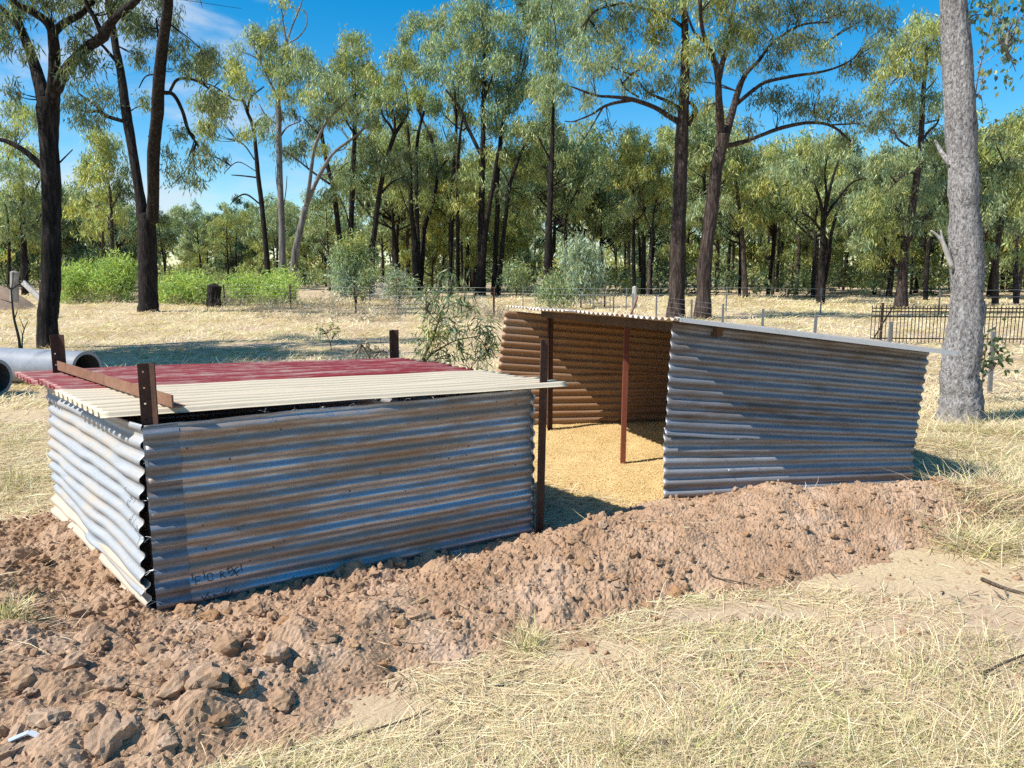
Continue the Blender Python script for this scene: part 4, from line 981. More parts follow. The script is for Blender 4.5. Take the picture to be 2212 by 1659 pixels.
hero('ironbark_tree', 'broad leafy dark trunked tree behind the picket fence beside the grey trunk', 37.6,
     [[(1946, 664, 26), (1948, 620, 21), (1951, 569, 20), (1957, 518, 18), (1972, 440, 14), (1984, 355, 13), (1990, 287, 11), (1995, 191, 9), (2001, 137, 6), (2000, 90, 4)],
      [(1955, 530, 9), (1985, 490, 7), (2003, 466, 6), (2035, 440, 3)], [(1950, 575, 8), (1930, 570, 6), (1920, 545, 5), (1905, 500, 3)], [(1986, 335, 7), (1965, 318, 5), (1940, 300, 4), (1930, 280, 3)], [(1988, 310, 6), (2005, 285, 5), (2025, 265, 4), (2030, 235, 2.5)], [(1958, 510, 6), (1935, 480, 5), (1905, 465, 3)], [(1998, 150, 4), (1975, 145, 3), (1960, 150, 2)], [(1984, 370, 5), (1950, 380, 4), (1920, 410, 3)], [(1995, 200, 4), (2015, 180, 3), (2025, 165, 2)]],
     [(1990, 55, 34, 24, YEL), (2025, 75, 28, 34, YEL), (1965, 85, 34, 26, OLIVE), (2015, 120, 34, 28, YEL), (1945, 120, 36, 26, YEL), (1920, 160, 38, 26, YEL), (1985, 165, 36, 24, OLIVE), (1885, 208, 30, 24, OLIVE), (1955, 225, 40, 28, GREY), (2010, 230, 34, 34, GREY), (1905, 260, 30, 24, DARK), (1960, 280, 34, 24, DARK), (2020, 320, 26, 34, GREY), (1955, 345, 38, 26, GREY), (1905, 350, 34, 26, GREY),
      (1945, 415, 46, 30, GREY), (2000, 430, 38, 34, GREY), (1885, 440, 40, 28, OLIVE), (1850, 480, 38, 28, GREY), (1905, 490, 38, 26, OLIVE), (1870, 530, 38, 22, GREY), (1965, 480, 30, 22, DARK), (2025, 480, 26, 34, GREY), (1880, 565, 34, 14, OLIVE), (1935, 540, 16, 22, YEL), (1850, 440, 26, 22, GREY)],
     BB, GREY, .22, .036, 1.15, seed=18, seg=14)
hero('ironbark_tree', 'dark trunk splitting into a fan of upright black branches beyond the sloping roof', 43,
     [[(1773, 650, 16), (1776, 569, 13), (1777, 520, 12), (1779, 466, 11)], [(1779, 470, 8), (1770, 430, 6), (1755, 390, 5), (1738, 355, 3)], [(1780, 468, 8), (1790, 420, 7), (1800, 380, 5), (1812, 345, 3)], [(1780, 462, 7), (1785, 420, 6), (1782, 370, 4), (1790, 330, 2)], [(1782, 470, 6), (1810, 430, 5), (1840, 395, 4), (1870, 385, 2)], [(1775, 500, 5), (1750, 470, 4), (1715, 450, 3)], [(1776, 640, 9), (1790, 560, 8), (1797, 500, 7), (1815, 440, 5), (1830, 410, 3)]],
     [(1740, 330, 34, 26, OLIVE), (1790, 320, 36, 26), (1825, 345, 34, 28), (1700, 370, 34, 28), (1750, 385, 34, 24), (1860, 380, 28, 22), (1715, 425, 32, 24, OLIVE), (1810, 410, 34, 22), (1680, 330, 28, 26, OLIVE), (1830, 450, 26, 18)], IB, GREY, .25, .042, 1.0, seed=19)
hero('eucalypt_tree', 'yellowish round topped tree seen between the two nearest black trunks on the left', 58,
     [[(243, 600, 10), (243, 540, 8), (240, 450, 7), (235, 400, 5), (225, 350, 3)], [(241, 480, 4), (220, 455, 3), (200, 440, 2)], [(240, 450, 4), (255, 425, 3), (262, 410, 2)], [(220, 600, 8), (222, 540, 6), (222, 500, 4)]],
     [(212, 305, 28, 24, YEL), (240, 330, 34, 24, OLIVE), (195, 350, 24, 20, YEL), (245, 375, 36, 26, OLIVE), (195, 385, 38, 24, YEL), (260, 415, 28, 24, DARK), (215, 430, 38, 22, YEL), (175, 450, 30, 20, YEL), (235, 465, 38, 20, YEL), (165, 410, 22, 18, GREY), (200, 500, 34, 14, YEL)], BB, OLIVE, .32, .056, 1.35, seed=20)
hero('ironbark_tree', 'dark leafy tree at the far left edge beyond the earth bank', 50,
     [[(52, 615, 15), (51, 520, 12), (48, 450, 10), (47, 389, 8), (45, 340, 5)], [(50, 440, 5), (75, 410, 4), (85, 390, 2)], [(49, 460, 5), (25, 430, 4), (5, 410, 2)], [(47, 389, 4), (30, 360, 3), (15, 345, 2)], [(20, 615, 7), (19, 500, 5), (12, 440, 3)], [(52, 500, 4), (80, 480, 3), (95, 450, 2)]],
     [(45, 335, 40, 22, YEL), (20, 370, 34, 26), (70, 380, 32, 28), (35, 410, 40, 24, OLIVE), (80, 440, 26, 24), (10, 450, 28, 26), (55, 460, 34, 22, DARK), (10, 290, 30, 30, OLIVE), (60, 260, 28, 26, YEL), (30, 240, 26, 26), (75, 500, 26, 18, DARK), (-10, 500, 30, 24)], IB, GREY, .28, .048, 1.1, seed=21)
hero('eucalypt_tree', 'dense rounded tree at the far right edge behind the grey trunk', 40,
     [[(2150, 660, 14), (2152, 560, 12), (2165, 470, 9), (2175, 400, 6), (2180, 340, 4)], [(2150, 585, 6), (2130, 520, 5), (2140, 470, 4), (2155, 440, 2)], [(2168, 460, 4), (2195, 430, 3), (2215, 400, 2)], [(2195, 660, 12), (2194, 580, 10), (2198, 500, 6)]],
     [(2195, 320, 34, 28, OLIVE), (2180, 365, 34, 24, DARK), (2205, 390, 30, 26, OLIVE), (2160, 400, 26, 22), (2195, 440, 34, 26, OLIVE), (2150, 440, 22, 22), (2160, 490, 30, 22, DARK), (2205, 500, 30, 28), (2150, 300, 16, 14, DARK), (2130, 540, 24, 18), (2190, 560, 34, 18, OLIVE), (2135, 470, 18, 16)], BB, GREY, .24, .040, 1.15, seed=22)
hero('eucalypt_tree', 'domed tree crown lower than its neighbours below the central gap of sky', 62,
     [[(1262, 648, 9), (1258, 560, 8), (1250, 480, 6), (1252, 430, 4)], [(1255, 520, 4), (1275, 470, 3), (1290, 440, 2)], [(1252, 480, 3), (1235, 440, 2.5), (1228, 410, 1.5)]],
     [(1255, 365, 34, 22, OLIVE), (1290, 385, 26, 24, OLIVE), (1230, 395, 30, 24, GREY), (1265, 410, 40, 22, GREY), (1300, 430, 24, 16), (1225, 440, 26, 20, GREY), (1275, 455, 30, 18, DARK)], IB, GREY, .32, .058, 1.35, seed=23)
hero('eucalypt_tree', 'yellow green leafy tree rising right behind the two brown trunks', 46,
     [[(1610, 655, 12), (1606, 560, 10), (1600, 470, 8), (1590, 400, 6), (1585, 330, 3)], [(1602, 480, 4), (1630, 440, 3), (1650, 400, 2)], [(1604, 500, 4), (1575, 460, 3), (1560, 430, 2)], [(1400, 652, 8), (1404, 560, 7), (1410, 480, 5), (1420, 420, 3)], [(1408, 500, 4), (1390, 460, 3), (1375, 430, 2)]],
     [(1500, 300, 30, 26, OLIVE), (1440, 300, 26, 24, OLIVE), (1430, 350, 30, 26, OLIVE), (1380, 380, 26, 22, YEL), (1400, 430, 32, 26, OLIVE), (1590, 310, 34, 26, OLIVE), (1620, 350, 32, 28, GREY), (1580, 370, 32, 26, OLIVE), (1500, 370, 26, 26, OLIVE), (1600, 425, 36, 26, OLIVE), (1640, 410, 30, 26, YEL), (1560, 440, 32, 24, GREY), (1620, 480, 36, 24, YEL), (1510, 450, 24, 22, GREY), (1430, 470, 30, 22, OLIVE), (1365, 450, 26, 18, GREY), (1440, 410, 26, 22, YEL), (1660, 340, 30, 26, GREY)], BB, OLIVE, .27, .046, 1.2, seed=24)

# ------------------------------------------------------------------ the forest behind: several kinds of tree, copied as individuals
def make_kind(q, h, col, bark, wide=1.0, n=9500, L=.32, W=.062, bare=.44):
    g = np.random.default_rng(3000 + q)
    mb = MB(); nodes = []
    lean = g.normal(0, .035 * h, 2)
    P = np.array([[0, 0, -.2], [lean[0] * .3 + g.normal(0, .1), lean[1] * .3, h * .3], [lean[0] * .7, lean[1] * .7 + g.normal(0, .12), h * .6], [lean[0], lean[1], h * .92]])
    r0 = .012 * h + .04
    mb.tube(P, [r0, r0 * .82, r0 * .5, r0 * .15], 7, .06, 5, seed=q)
    ends = [P[3]]
    for b_ in range(int(g.integers(7, 11))):
        t = g.uniform(bare, .88); k = t * 3; i = min(2, int(k)); st = P[i] * (1 - (k - i)) + P[i + 1] * (k - i)
        a = g.random() * 6.28; ln = h * g.uniform(.14, .30) * wide * (1.15 - t * .5)
        e = st + np.array([math.cos(a) * ln, math.sin(a) * ln, ln * g.uniform(.5, 1.3)])
        m_ = (st + e) / 2 + np.array([0, 0, -ln * .12]) + g.normal(0, .05 * ln, 3)
        rr = r0 * (1 - t) * .75 + .012
        mb.tube(np.array([st, m_, e]), [rr, rr * .7, rr * .25], 5, .0, 4, cap=False); ends.append(e)
        if g.random() < .7:
            e2 = m_ + g.normal(0, .12 * h, 3) * np.array([1, 1, .4]) + np.array([0, 0, .08 * h]); mb.tube(np.array([m_, e2]), [rr * .6, rr * .2], 5, 0, 3, cap=False); ends.append(e2)
    Vs, Cs = [], []
    for e in ends:
        for s in range(2):
            c = e + g.normal(0, .045 * h, 3) + np.array([0, 0, .02 * h]); rx = h * g.uniform(.06, .105) * wide; rz = h * g.uniform(.045, .075)
            V, Cc = leaves(c, (rx, rx, rz), n / len(ends) / 2, L, W, col, .9, 22, .19, g, .30, .14)
            Vs.append(V); Cs.append(Cc)
    V = np.concatenate(Vs)
    tm = mb.me('trunk', True); tm.materials.append(M[bark])
    cm = mesh('crown', V, np.arange(len(V)).reshape(-1, 4), np.concatenate(Cs)); cm.materials.append(M['leaf'])
    return tm, cm, h
kinds = [make_kind(0, 10, GREY, IB, 1.0), make_kind(1, 11, OLIVE, IB, .9), make_kind(2, 9, GREY, BB, 1.25), make_kind(3, 12, GREY, IB, .8), make_kind(4, 8, YEL, IB, 1.1, bare=.3), make_kind(5, 9.5, (.085, .135, .075), IB, .75, bare=.22), make_kind(6, 6.0, OLIVE, BB, 1.2, 6000, bare=.18), make_kind(7, 13, (.13, .17, .085), IB, .85)]
FAR_W = {'left': 'in the distant wood behind the green shrubs on the left', 'mid': 'behind the middle group of tall dark trees', 'right': 'in the wood behind the fences on the right'}
FAR_K = ['grey green slender gum', 'olive slender gum', 'wide spreading grey gum', 'tall narrow grey gum', 'yellowish bushy gum', 'deep green cypress like tree', 'low olive understorey tree', 'tall pale green gum']
g = np.random.default_rng(77)
n_far = 0; tries = 0; spots = []
while n_far < 255 and tries < 6000:
    tries += 1
    u = g.uniform(-260, 2480)
    zone = 'left' if u < 850 else ('mid' if u < 1180 else 'right')
    lo_, hi_ = {'left': (72, 125), 'mid': (60, 115), 'right': (47, 112)}[zone]
    y = lo_ + (hi_ - lo_) * g.random() ** 1.1
    x = (u - 1106) / FPX * y
    if any((x - a) ** 2 + (y - b_) ** 2 < 3.2 for a, b_ in spots): continue
    spots.append((x, y))
    k = int(g.choice([0, 1, 2, 3, 4, 5, 6, 7], p=[.2, .15, .15, .16, .07, .09, .1, .08]))
    tm, cm, h = kinds[k]
    want = g.uniform(7.5, 10.5) if zone == 'left' else (g.uniform(9, 13) if zone == 'mid' else g.uniform(8.5, 12.5) * (1 if y < 75 else 1.1))
    if k == 6: want *= .6
    s = want / h
    lab = FAR_K[k] + ' ' + FAR_W[zone]; grp = {'left': 'distant trees on the left', 'mid': 'distant trees in the middle', 'right': 'distant trees on the right'}[zone] + ', ' + FAR_K[k]
    r = empty('gum_tree', (x, y, gzf(x, y))); tag(r, lab, 'tree', grp)
    rz = g.random() * 6.28
    for nm, me in (('trunk', tm), ('crown', cm)):
        o = bpy.data.objects.new(nm, me); COL.objects.link(o); o.parent = r
        o.scale = (s * g.uniform(.9, 1.15),) * 2 + (s,); o.rotation_euler = (0, 0, rz)
    n_far += 1
for (x, y, k, h_, lab) in [(-13.8, 12.4, 1, 12.5, 'olive gum just beyond the left edge of the view, level with the pipes'), (-17.0, 12.0, 3, 13.5, 'tall narrow gum farther beyond the left edge of the view, level with the pipes')]:
    tm, cm, h = kinds[k]; r = empty('gum_tree', (x, y, gzf(x, y))); tag(r, lab, 'tree')
    for nm, me in (('trunk', tm), ('crown', cm)):
        o = bpy.data.objects.new(nm, me); COL.objects.link(o); o.parent = r; o.scale = (h_ / h,) * 3; o.rotation_euler = (0, 0, x)
# the wood beyond reads as one mass
Vs, Cs = [], []; g = np.random.default_rng(5)
for q in range(800):
    a = R(g.uniform(-62, 62)); r_ = g.uniform(118, 175); c = np.array([r_ * math.sin(a), r_ * math.cos(a), 8.5 * g.random() ** 1.5 + .4])
    V, Cc = leaves(c, (2.6, 2.6, 1.7), 120, 1.0, .34, (DARK, GREY, OLIVE)[q % 3], .6, 10, .6, g); Vs.append(V); Cs.append(Cc)
V = np.concatenate(Vs)
o = link('far_forest', mesh('far_forest', V, np.arange(len(V)).reshape(-1, 4), np.concatenate(Cs)), M['leaf']); tag(o, 'hazy mass of far woodland closing the view', 'woodland', kind='stuff')

Vs, Cs = [], []
for q in range(620):
    u = g.uniform(-300, 2520); lo_ = 78 if u < 850 else (64 if u < 1180 else 52)
    y = lo_ + 55 * g.random(); x = (u - 1106) / FPX * y; c = np.array([x, y, g.uniform(.2, 2.0)])
    V, Cc = leaves(c, (1.5, 1.2, .9), 110, .42, .11, (DARK, GREY, OLIVE, DARK)[q % 4], .4, 11, .3, g); Vs.append(V); Cs.append(Cc)
V = np.concatenate(Vs)
o = link('understorey', mesh('understorey', V, np.arange(len(V)).reshape(-1, 4), np.concatenate(Cs)), M['leaf']); tag(o, 'low scrub under the distant trees', 'scrub', kind='stuff')

# ------------------------------------------------------------------ shrubs
def shrub(name, label, depth, base_uv, stems, clumps, col, L, W, cov, seed, bark='twig', group=None, cat='shrub', droop=.5, tuft=12, trk=.16):
    st = [[(base_uv[0], base_uv[1], stems[0][0][2] * 1.1)] + stems[0]] + stems[1:]
    return hero(name, label, depth, st, clumps, bark, col, L, W, cov, cat, group, 6, seed, droop, spread=.02, tuft=tuft, trk=trk)
k = 60
for (u, rows, dep, lab) in [
    (165, [(150, 592, 30, 16), (185, 585, 34, 18), (170, 612, 40, 18), (205, 605, 24, 22), (140, 610, 20, 16)], 40, 'bright green feathery shrub just right of the nearest black trunk'),
    (250, [(245, 570, 34, 20), (275, 582, 26, 20), (240, 600, 36, 20), (270, 615, 28, 18), (228, 620, 20, 14)], 40, 'tallest bright green shrub left of the double trunk'),
    (372, [(360, 612, 24, 16), (390, 602, 30, 16), (370, 630, 34, 16), (412, 618, 24, 18), (395, 634, 30, 12)], 39, 'bright green shrub just right of the double trunk'),
    (440, [(440, 605, 24, 14), (455, 620, 24, 16), (430, 630, 24, 14)], 39, 'small bright green shrub left of the tree stump'),
    (520, [(505, 610, 24, 14), (535, 602, 26, 14), (520, 625, 32, 14), (550, 620, 20, 14)], 39, 'bright green shrub right of the tree stump'),
    (595, [(585, 604, 26, 16), (612, 598, 24, 16), (600, 618, 32, 16), (625, 612, 18, 14)], 38, 'rightmost bright green shrub, at the end of the row')]:
    shrub('wattle_shrub', lab, dep, (u, 650), [[(u, 640, 4), (u - 4, 615, 3)], [(u, 645, 3), (u + 18, 618, 2)], [(u, 645, 3), (u - 20, 620, 2)]], [(u_, v_ + 8, a_ * 1.2, b_ * .95) for u_, v_, a_, b_ in rows + [(u - 22, 640, 24, 9), (u + 22, 640, 24, 9), (u, 636, 30, 12)]], BRIGHT, .20, .030, 1.3, k, group='green shrubs along the fence', droop=-.45); k += 1
shrub('gum_sapling', 'round blue green gum bush in front of the leaning trunks', 39, (770, 660), [[(768, 640, 5), (765, 580, 3), (760, 540, 2)], [(770, 645, 3), (790, 590, 2)], [(768, 645, 3), (745, 590, 2)]],
      [(765, 535, 30, 22, OLIVE), (745, 560, 30, 24), (785, 565, 28, 26), (760, 595, 42, 26, SILV), (735, 600, 22, 20, SILV), (795, 600, 18, 22), (755, 625, 36, 18, SILV), (785, 630, 18, 16)], GREY, .20, .042, 1.4, 70)
shrub('gum_sapling', 'small silvery bush with reddish tips beside the pile of dead branches', 41, (862, 655), [[(862, 640, 3), (860, 610, 2)], [(862, 640, 2), (880, 610, 1.5)]],
      [(855, 600, 24, 18, SILV), (875, 615, 26, 18, SILV), (850, 630, 30, 14, SILV), (880, 635, 24, 12, GREY), (862, 612, 20, 10, (.24, .13, .085))], SILV, .18, .036, 1.1, 71)
shrub('gum_sapling', 'tall silvery green weeping gum sapling behind the shed roof', 37, (1255, 668), [[(1256, 640, 4), (1258, 580, 3), (1250, 540, 2)], [(1256, 645, 3), (1280, 590, 2)], [(1256, 645, 3), (1238, 590, 2)]],
      [(1250, 530, 22, 18, SILV), (1275, 545, 26, 20, SILV), (1240, 560, 30, 22, SILV), (1280, 580, 26, 22, SILV), (1250, 600, 36, 24, SILV), (1235, 635, 22, 18, SILV), (1270, 630, 32, 22, SILV), (1290, 615, 16, 18)], SILV, .22, .034, 1.5, 72, droop=1.0)
shrub('gum_sapling', 'darker low gum sapling left of the silvery weeping one', 36.5, (1190, 672), [[(1190, 650, 4), (1192, 620, 3)], [(1190, 650, 3), (1210, 625, 2)]],
      [(1185, 612, 22, 14), (1200, 625, 28, 18), (1180, 640, 26, 16), (1205, 648, 28, 14)], GREY, .2, .034, 1.4, 73, droop=1.0)
shrub('gum_sapling', 'grey green sapling under the middle trees, left of the low dark sapling', 47, (1115, 645), [[(1115, 625, 3), (1115, 595, 2)], [(1115, 635, 2), (1130, 600, 1.5)]],
      [(1112, 585, 24, 16), (1130, 600, 22, 16), (1105, 612, 26, 16), (1125, 622, 24, 12)], GREY, .22, .04, 1.2, 74)
shrub('leafy_bush', 'open narrow leaved bush growing between the pen and the taller shed', 9.4, (903, 880),
      [[(908, 800, 9), (914, 776, 7), (933, 734, 6), (947, 695, 5), (959, 661, 4), (973, 632, 3), (975, 605, 1.5)], [(910, 800, 7), (925, 772, 6), (958, 749, 4), (989, 734, 3.5), (1023, 728, 3), (1052, 718, 2)], [(920, 795, 5), (945, 775, 4), (970, 765, 2)], [(947, 697, 2.5), (930, 680, 2), (915, 660, 1.2)], [(955, 670, 2.5), (985, 655, 2), (1015, 665, 1.2)], [(933, 734, 2.5), (960, 715, 2), (985, 712, 1.2)], [(1023, 728, 2), (1045, 745, 1.5), (1058, 770, 1)]],
      [(972, 610, 26, 12), (935, 645, 22, 16), (925, 668, 16, 12), (990, 648, 30, 14), (1012, 664, 20, 10), (965, 690, 26, 16), (922, 715, 26, 14, OLIVE), (950, 725, 22, 14, YEL), (985, 715, 24, 14), (1040, 708, 26, 16), (1060, 730, 16, 18), (1055, 758, 20, 20), (1005, 762, 26, 14), (965, 772, 26, 12), (1035, 780, 20, 12), (930, 755, 24, 14), (940, 738, 14, 8, (.30, .12, .06))], (.19, .25, .13), .105, .014, 1.0, 75, droop=.7, tuft=9, trk=.11)
shrub('dead_bush', 'grey dry leafed shrub behind the rear edge of the red roof', 9.8, (800, 850),
      [[(800, 790, 4), (795, 765, 3), (780, 745, 2)], [(800, 790, 3), (815, 765, 2), (830, 755, 1.2)]],
      [(785, 752, 22, 9, (.24, .20, .16)), (765, 765, 22, 8, (.26, .22, .18)), (810, 760, 20, 9, (.24, .20, .15)), (840, 762, 22, 9, (.26, .21, .15))], (.24, .2, .16), .08, .014, .7, 76, tuft=8, trk=.1)
shrub('seedling', 'tiny leafy seedling in the dry grass behind the pen', 16.5, (716, 752), [[(714, 742, 2), (708, 728, 1.5), (700, 715, 1)], [(714, 740, 1.5), (722, 722, 1)]],
      [(700, 712, 14, 5, OLIVE), (715, 708, 12, 5, OLIVE), (692, 720, 10, 4, OLIVE), (724, 718, 8, 5, OLIVE)], OLIVE, .08, .02, .9, 77, tuft=8, trk=.12)
shrub('box_sapling', 'young leafy sapling beside the steel post right of the grey trunk', 9.6, (2118, 880), [[(2120, 850, 3), (2124, 800, 2.5), (2130, 750, 2)], [(2124, 815, 2), (2150, 790, 1.5), (2165, 765, 1)], [(2126, 790, 2), (2112, 770, 1.2)]],
      [(2122, 765, 16, 14, (.09, .13, .06)), (2132, 790, 20, 18, (.09, .13, .06)), (2150, 770, 16, 16, (.10, .14, .07)), (2168, 780, 14, 14, (.12, .16, .08)), (2115, 800, 10, 14, (.09, .13, .06)), (2140, 740, 14, 12, (.09, .13, .06))], GREY, .06, .042, .8, 78, tuft=5, trk=.14)
# bare sapling on the left
mb = MB(); dp = 15.0
def tw(pts, r): mb.tube([at_y(u, v, dp + rng.normal(0, .05)) for u, v in pts], np.linspace(r, r * .4, len(pts)), 6, .05, 3)
bp = on_z(42, 772)
dp = bp[1]
tw([(43, 778), (42, 737), (31, 691), (27, 659), (24, 626)], .032); tw([(24, 626), (14, 612), (8, 598), (4, 580)], .014); tw([(24, 626), (47, 609), (56, 592), (62, 580)], .014)
tw([(31, 691), (36, 675), (38, 668)], .012); tw([(27, 655), (14, 650), (0, 646)], .012); tw([(24, 626), (28, 604), (30, 585)], .010); tw([(40, 608), (45, 590), (44, 575)], .008)
tw([(49, 776), (48, 735), (52, 712), (60, 695)], .016); tw([(53, 712), (46, 695), (42, 685)], .01); tw([(50, 730), (45, 712)], .009)
for q in range(26):
    a = random.choice([(62, 580), (30, 585), (4, 580), (45, 590), (56, 592), (8, 598)]); tw([a, (a[0] + random.uniform(-14, 14), a[1] - random.uniform(4, 20))], .005)
o = mb.build('bare_sapling', M['twig']); tag(o, 'thin leafless sapling beside the nearest black trunk on the left', 'sapling')

# ------------------------------------------------------------------ pipes, bank, stump, wood
def pipe(label, c0, c1, ro, ri):
    c0, c1 = np.asarray(c0, float), np.asarray(c1, float)
    root = empty('pipe', (c0[0], c0[1], 0)); tag(root, label, 'pipe', 'grey pipes lying on the left')
    d = (c1 - c0) / np.linalg.norm(c1 - c0); s = np.cross(d, (0, 0, 1.0)); s /= np.linalg.norm(s); u = np.cross(s, d)
    th = np.linspace(0, 2 * np.pi, 96, endpoint=False); ring = np.cos(th)[:, None] * s + np.sin(th)[:, None] * u
    L_ = [c0 + ring * ro, c1 + ring * ro, c0 + ring * ri, c1 + ring * ri]
    j = np.arange(96); k_ = (j + 1) % 96
    mb = MB(); mb.add(np.concatenate(L_), np.concatenate([np.stack([j, k_, 96 + k_, 96 + j], -1), np.stack([j, 192 + j, 192 + k_, k_], -1), np.stack([96 + j, 96 + k_, 288 + k_, 288 + j], -1)]))
    mb.build('shell', M['pipe'], root, smooth=False)
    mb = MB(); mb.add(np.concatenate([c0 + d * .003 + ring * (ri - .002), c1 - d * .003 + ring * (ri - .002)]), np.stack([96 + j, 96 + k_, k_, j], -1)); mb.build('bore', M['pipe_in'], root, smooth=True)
pipe('big grey pipe whose dark open end shows behind the rusty post', (-6.22, 11.05, .26), (-9.9, 12.35, .26), .26, .215)
pipe('nearer grey pipe at the left edge with only its open end in view', (-6.98, 10.2, .25), (-10.4, 11.05, .25), .25, .205)

# earth bank far left
bx_ = np.linspace(-1, 1, 60); BX, BY = np.meshgrid(bx_, bx_, indexing='ij')
HB = np.clip(1 - BX ** 2 - BY ** 2, 0, 1) ** .8 * 2.5 + fbm(BX * 5, BY * 5, 4) * .25 * np.clip(1.2 - BX ** 2 - BY ** 2, 0, 1) - .06
idx = np.arange(HB.size).reshape(HB.shape)
Vb = np.stack([-29.2 + BX * 7.5, 34.5 + BY * 3.5, HB], -1).reshape(-1, 3)
o = link('earth_bank', mesh('earth_bank', Vb, np.stack([idx[:-1, :-1], idx[1:, :-1], idx[1:, 1:], idx[:-1, 1:]], -1).reshape(-1, 4), smooth=True), M['stone']); tag(o, kind='structure')
mb = MB(); mb.tube([at_y(31, 652, 29.5), at_y(31, 588, 29.5)], [.16, .15], 10, .04, 4)
o = mb.build('strainer_post', M['timber']); tag(o, 'grey timber strainer post in front of the earth bank on the left', 'post')
mb = MB(); P = [at_y(50, 610, 29.3), at_y(90, 648, 28.9)]; mb.tube(P, [.10, .11], 8, .05, 4)
o = mb.build('brace_rail', M['deadwood']); tag(o, 'pale slanting timber rail leaning down from the strainer post', 'rail')
mb = MB(); mb.tube([at_y(462, 662, 36.5), at_y(461, 640, 36.5), at_y(463, 618, 36.5)], [.36, .32, .30], 14, .08, 3)
o = mb.build('tree_stump', M['ironbark']); tag(o, 'short dark tree stump among the bright green shrubs', 'stump')
mb = MB(); g = np.random.default_rng(4)
c = at_y(826, 640, 45); c[2] = 0.1
for q in range(60):
    a = g.random() * 3.14; l = g.uniform(.6, 1.9); e = np.array([math.cos(a), math.sin(a) * .6, g.normal(.25, .25)]); p_ = c + np.array([g.normal(0, .8), g.normal(0, .5), abs(g.normal(.35, .35))])
    mb.tube([p_ - e * l / 2, p_ + g.normal(0, .06, 3), p_ + e * l / 2], [.03, .026, .01], 5)
o = mb.build('branch_pile', M['deadwood']); tag(o, 'heap of dead grey branches beside the silvery bush', 'brush pile')
mb = MB(); mb.tube([at_y(822, 612, 44), at_y(845, 622, 44), at_y(866, 634, 44)], [.09, .10, .10], 8, .05, 3)
o = mb.build('fallen_log', M['deadwood']); tag(o, 'pale fallen log sloping out of the dead branch heap', 'log')
mb = MB(); P0 = on_z(1370, 668); mb.tube([(P0[0], P0[1], -.1), (P0[0], P0[1], 1.02)], [.115, .105], 12, .03, 6)
o = mb.build('timber_post', M['deadwood']); tag(o, 'short thick grey timber post behind the shed roof', 'post')
mb = MB(); P0 = on_z(1306, 662); mb.box((P0[0], P0[1], -.1), (P0[0], P0[1], 1.30), .09, .05, (0, 1, 0))
o = mb.build('marker_post', M['redpaint']); tag(o, 'slim rust red steel post beside the silvery sapling', 'post')
mb = MB(); P0 = on_z(1285, 676); w = 1.3
pts = [np.array([P0[0] - .55, P0[1], 0]), np.array([P0[0] - .55, P0[1], .62]), np.array([P0[0] - .45, P0[1], .74]), np.array([P0[0] + .5, P0[1], .74]), np.array([P0[0] + .62, P0[1], .62]), np.array([P0[0] + .62, P0[1], 0])]
mb.tube(pts, [.022] * 6, 8, 0, 3); mb.tube([pts[1] - np.array([0, 0, .2]), pts[4] - np.array([0, 0, .2])], [.018, .018], 6)
o = mb.build('pipe_gate', M['steelpost']); tag(o, 'bent silver pipe gate frame behind the shed roof', 'gate')
mb = MB(); mb.tube([at_y(u, v, 40) for u, v in ((1690, 700), (1740, 697), (1780, 694), (1812, 690))], [.07, .09, .09, .06], 8, .1, 4)
o = mb.build('fallen_log', M['twig']); tag(o, 'thin dark log lying on the grass beyond the sloping roof', 'log')

# ------------------------------------------------------------------ fences
def wire_fence(label, posts, h, mat, r, wires, wire_mat, wr, grp=None):
    root = empty('wire_fence', (*posts[0], 0)); tag(root, label, 'fence', grp)
    tops = []
    for i, (x, y) in enumerate(posts):
        z = gzf(x, y); mb = MB()
        tl = rng.normal(0, .02, 2)
        if mat == 'steelpost':
            mb.box((x, y, z - .3), (x + tl[0], y, z + h), r * 2, r * 1.4, (0, 1, 0))
        else:
            for a in (90, 210, 330): flange(mb, (x, y, z - .3), (x + tl[0], y, z + h), (math.cos(R(a)), math.sin(R(a)), 0), r * 1.6, .008)
        mb.build('post', M[mat], root); tops.append((x + tl[0] * .5, y, z))
    for f in wires:
        mb = MB(); pts = []
        for (x, y, z) in tops: pts.append((x, y - r, z + h * f))
        mb.tube(np.array(pts), [wr] * len(pts), 4, 0, 3); mb.build('wire', M[wire_mat], root, True)
def ground_line(us): return [tuple(on_z(u, v)[:2]) for u, v in us]
wire_fence('long wire fence on dark pickets running behind the dry grass on the left', ground_line([(-60, 640), (60, 645), (193, 651), (342, 658), (487, 664), (629, 671), (770, 677), (921, 683), (1067, 688)]), 1.1, 'rust_dark', .026, (.97, .82, .68, .54, .40, .26, .12), 'wire', .0042)
yy = [8.6, 10.4, 12.8, 15.3, 17.7, 20.1, 22.5, 26.0, 29, 32.0, 36.0]
wire_fence('wire fence on silver steel posts running away behind the taller shed', [(6.62 - .109 * (y - 10.4), y) for y in yy], .86, 'steelpost', .026, (.96, .8, .62, .44, .28, .12), 'wire', .003)
yy = np.linspace(33, 44, 5)
wire_fence('thin distant wire fence across the grass behind the silver fence', [(x, 33.5 - (x - 5) * .35) for x in (0.5, 5, 9.0, 12.5, 16.5, 20.5)], 1.05, 'steelpost', .024, (.95, .7, .45), 'wire', .004)
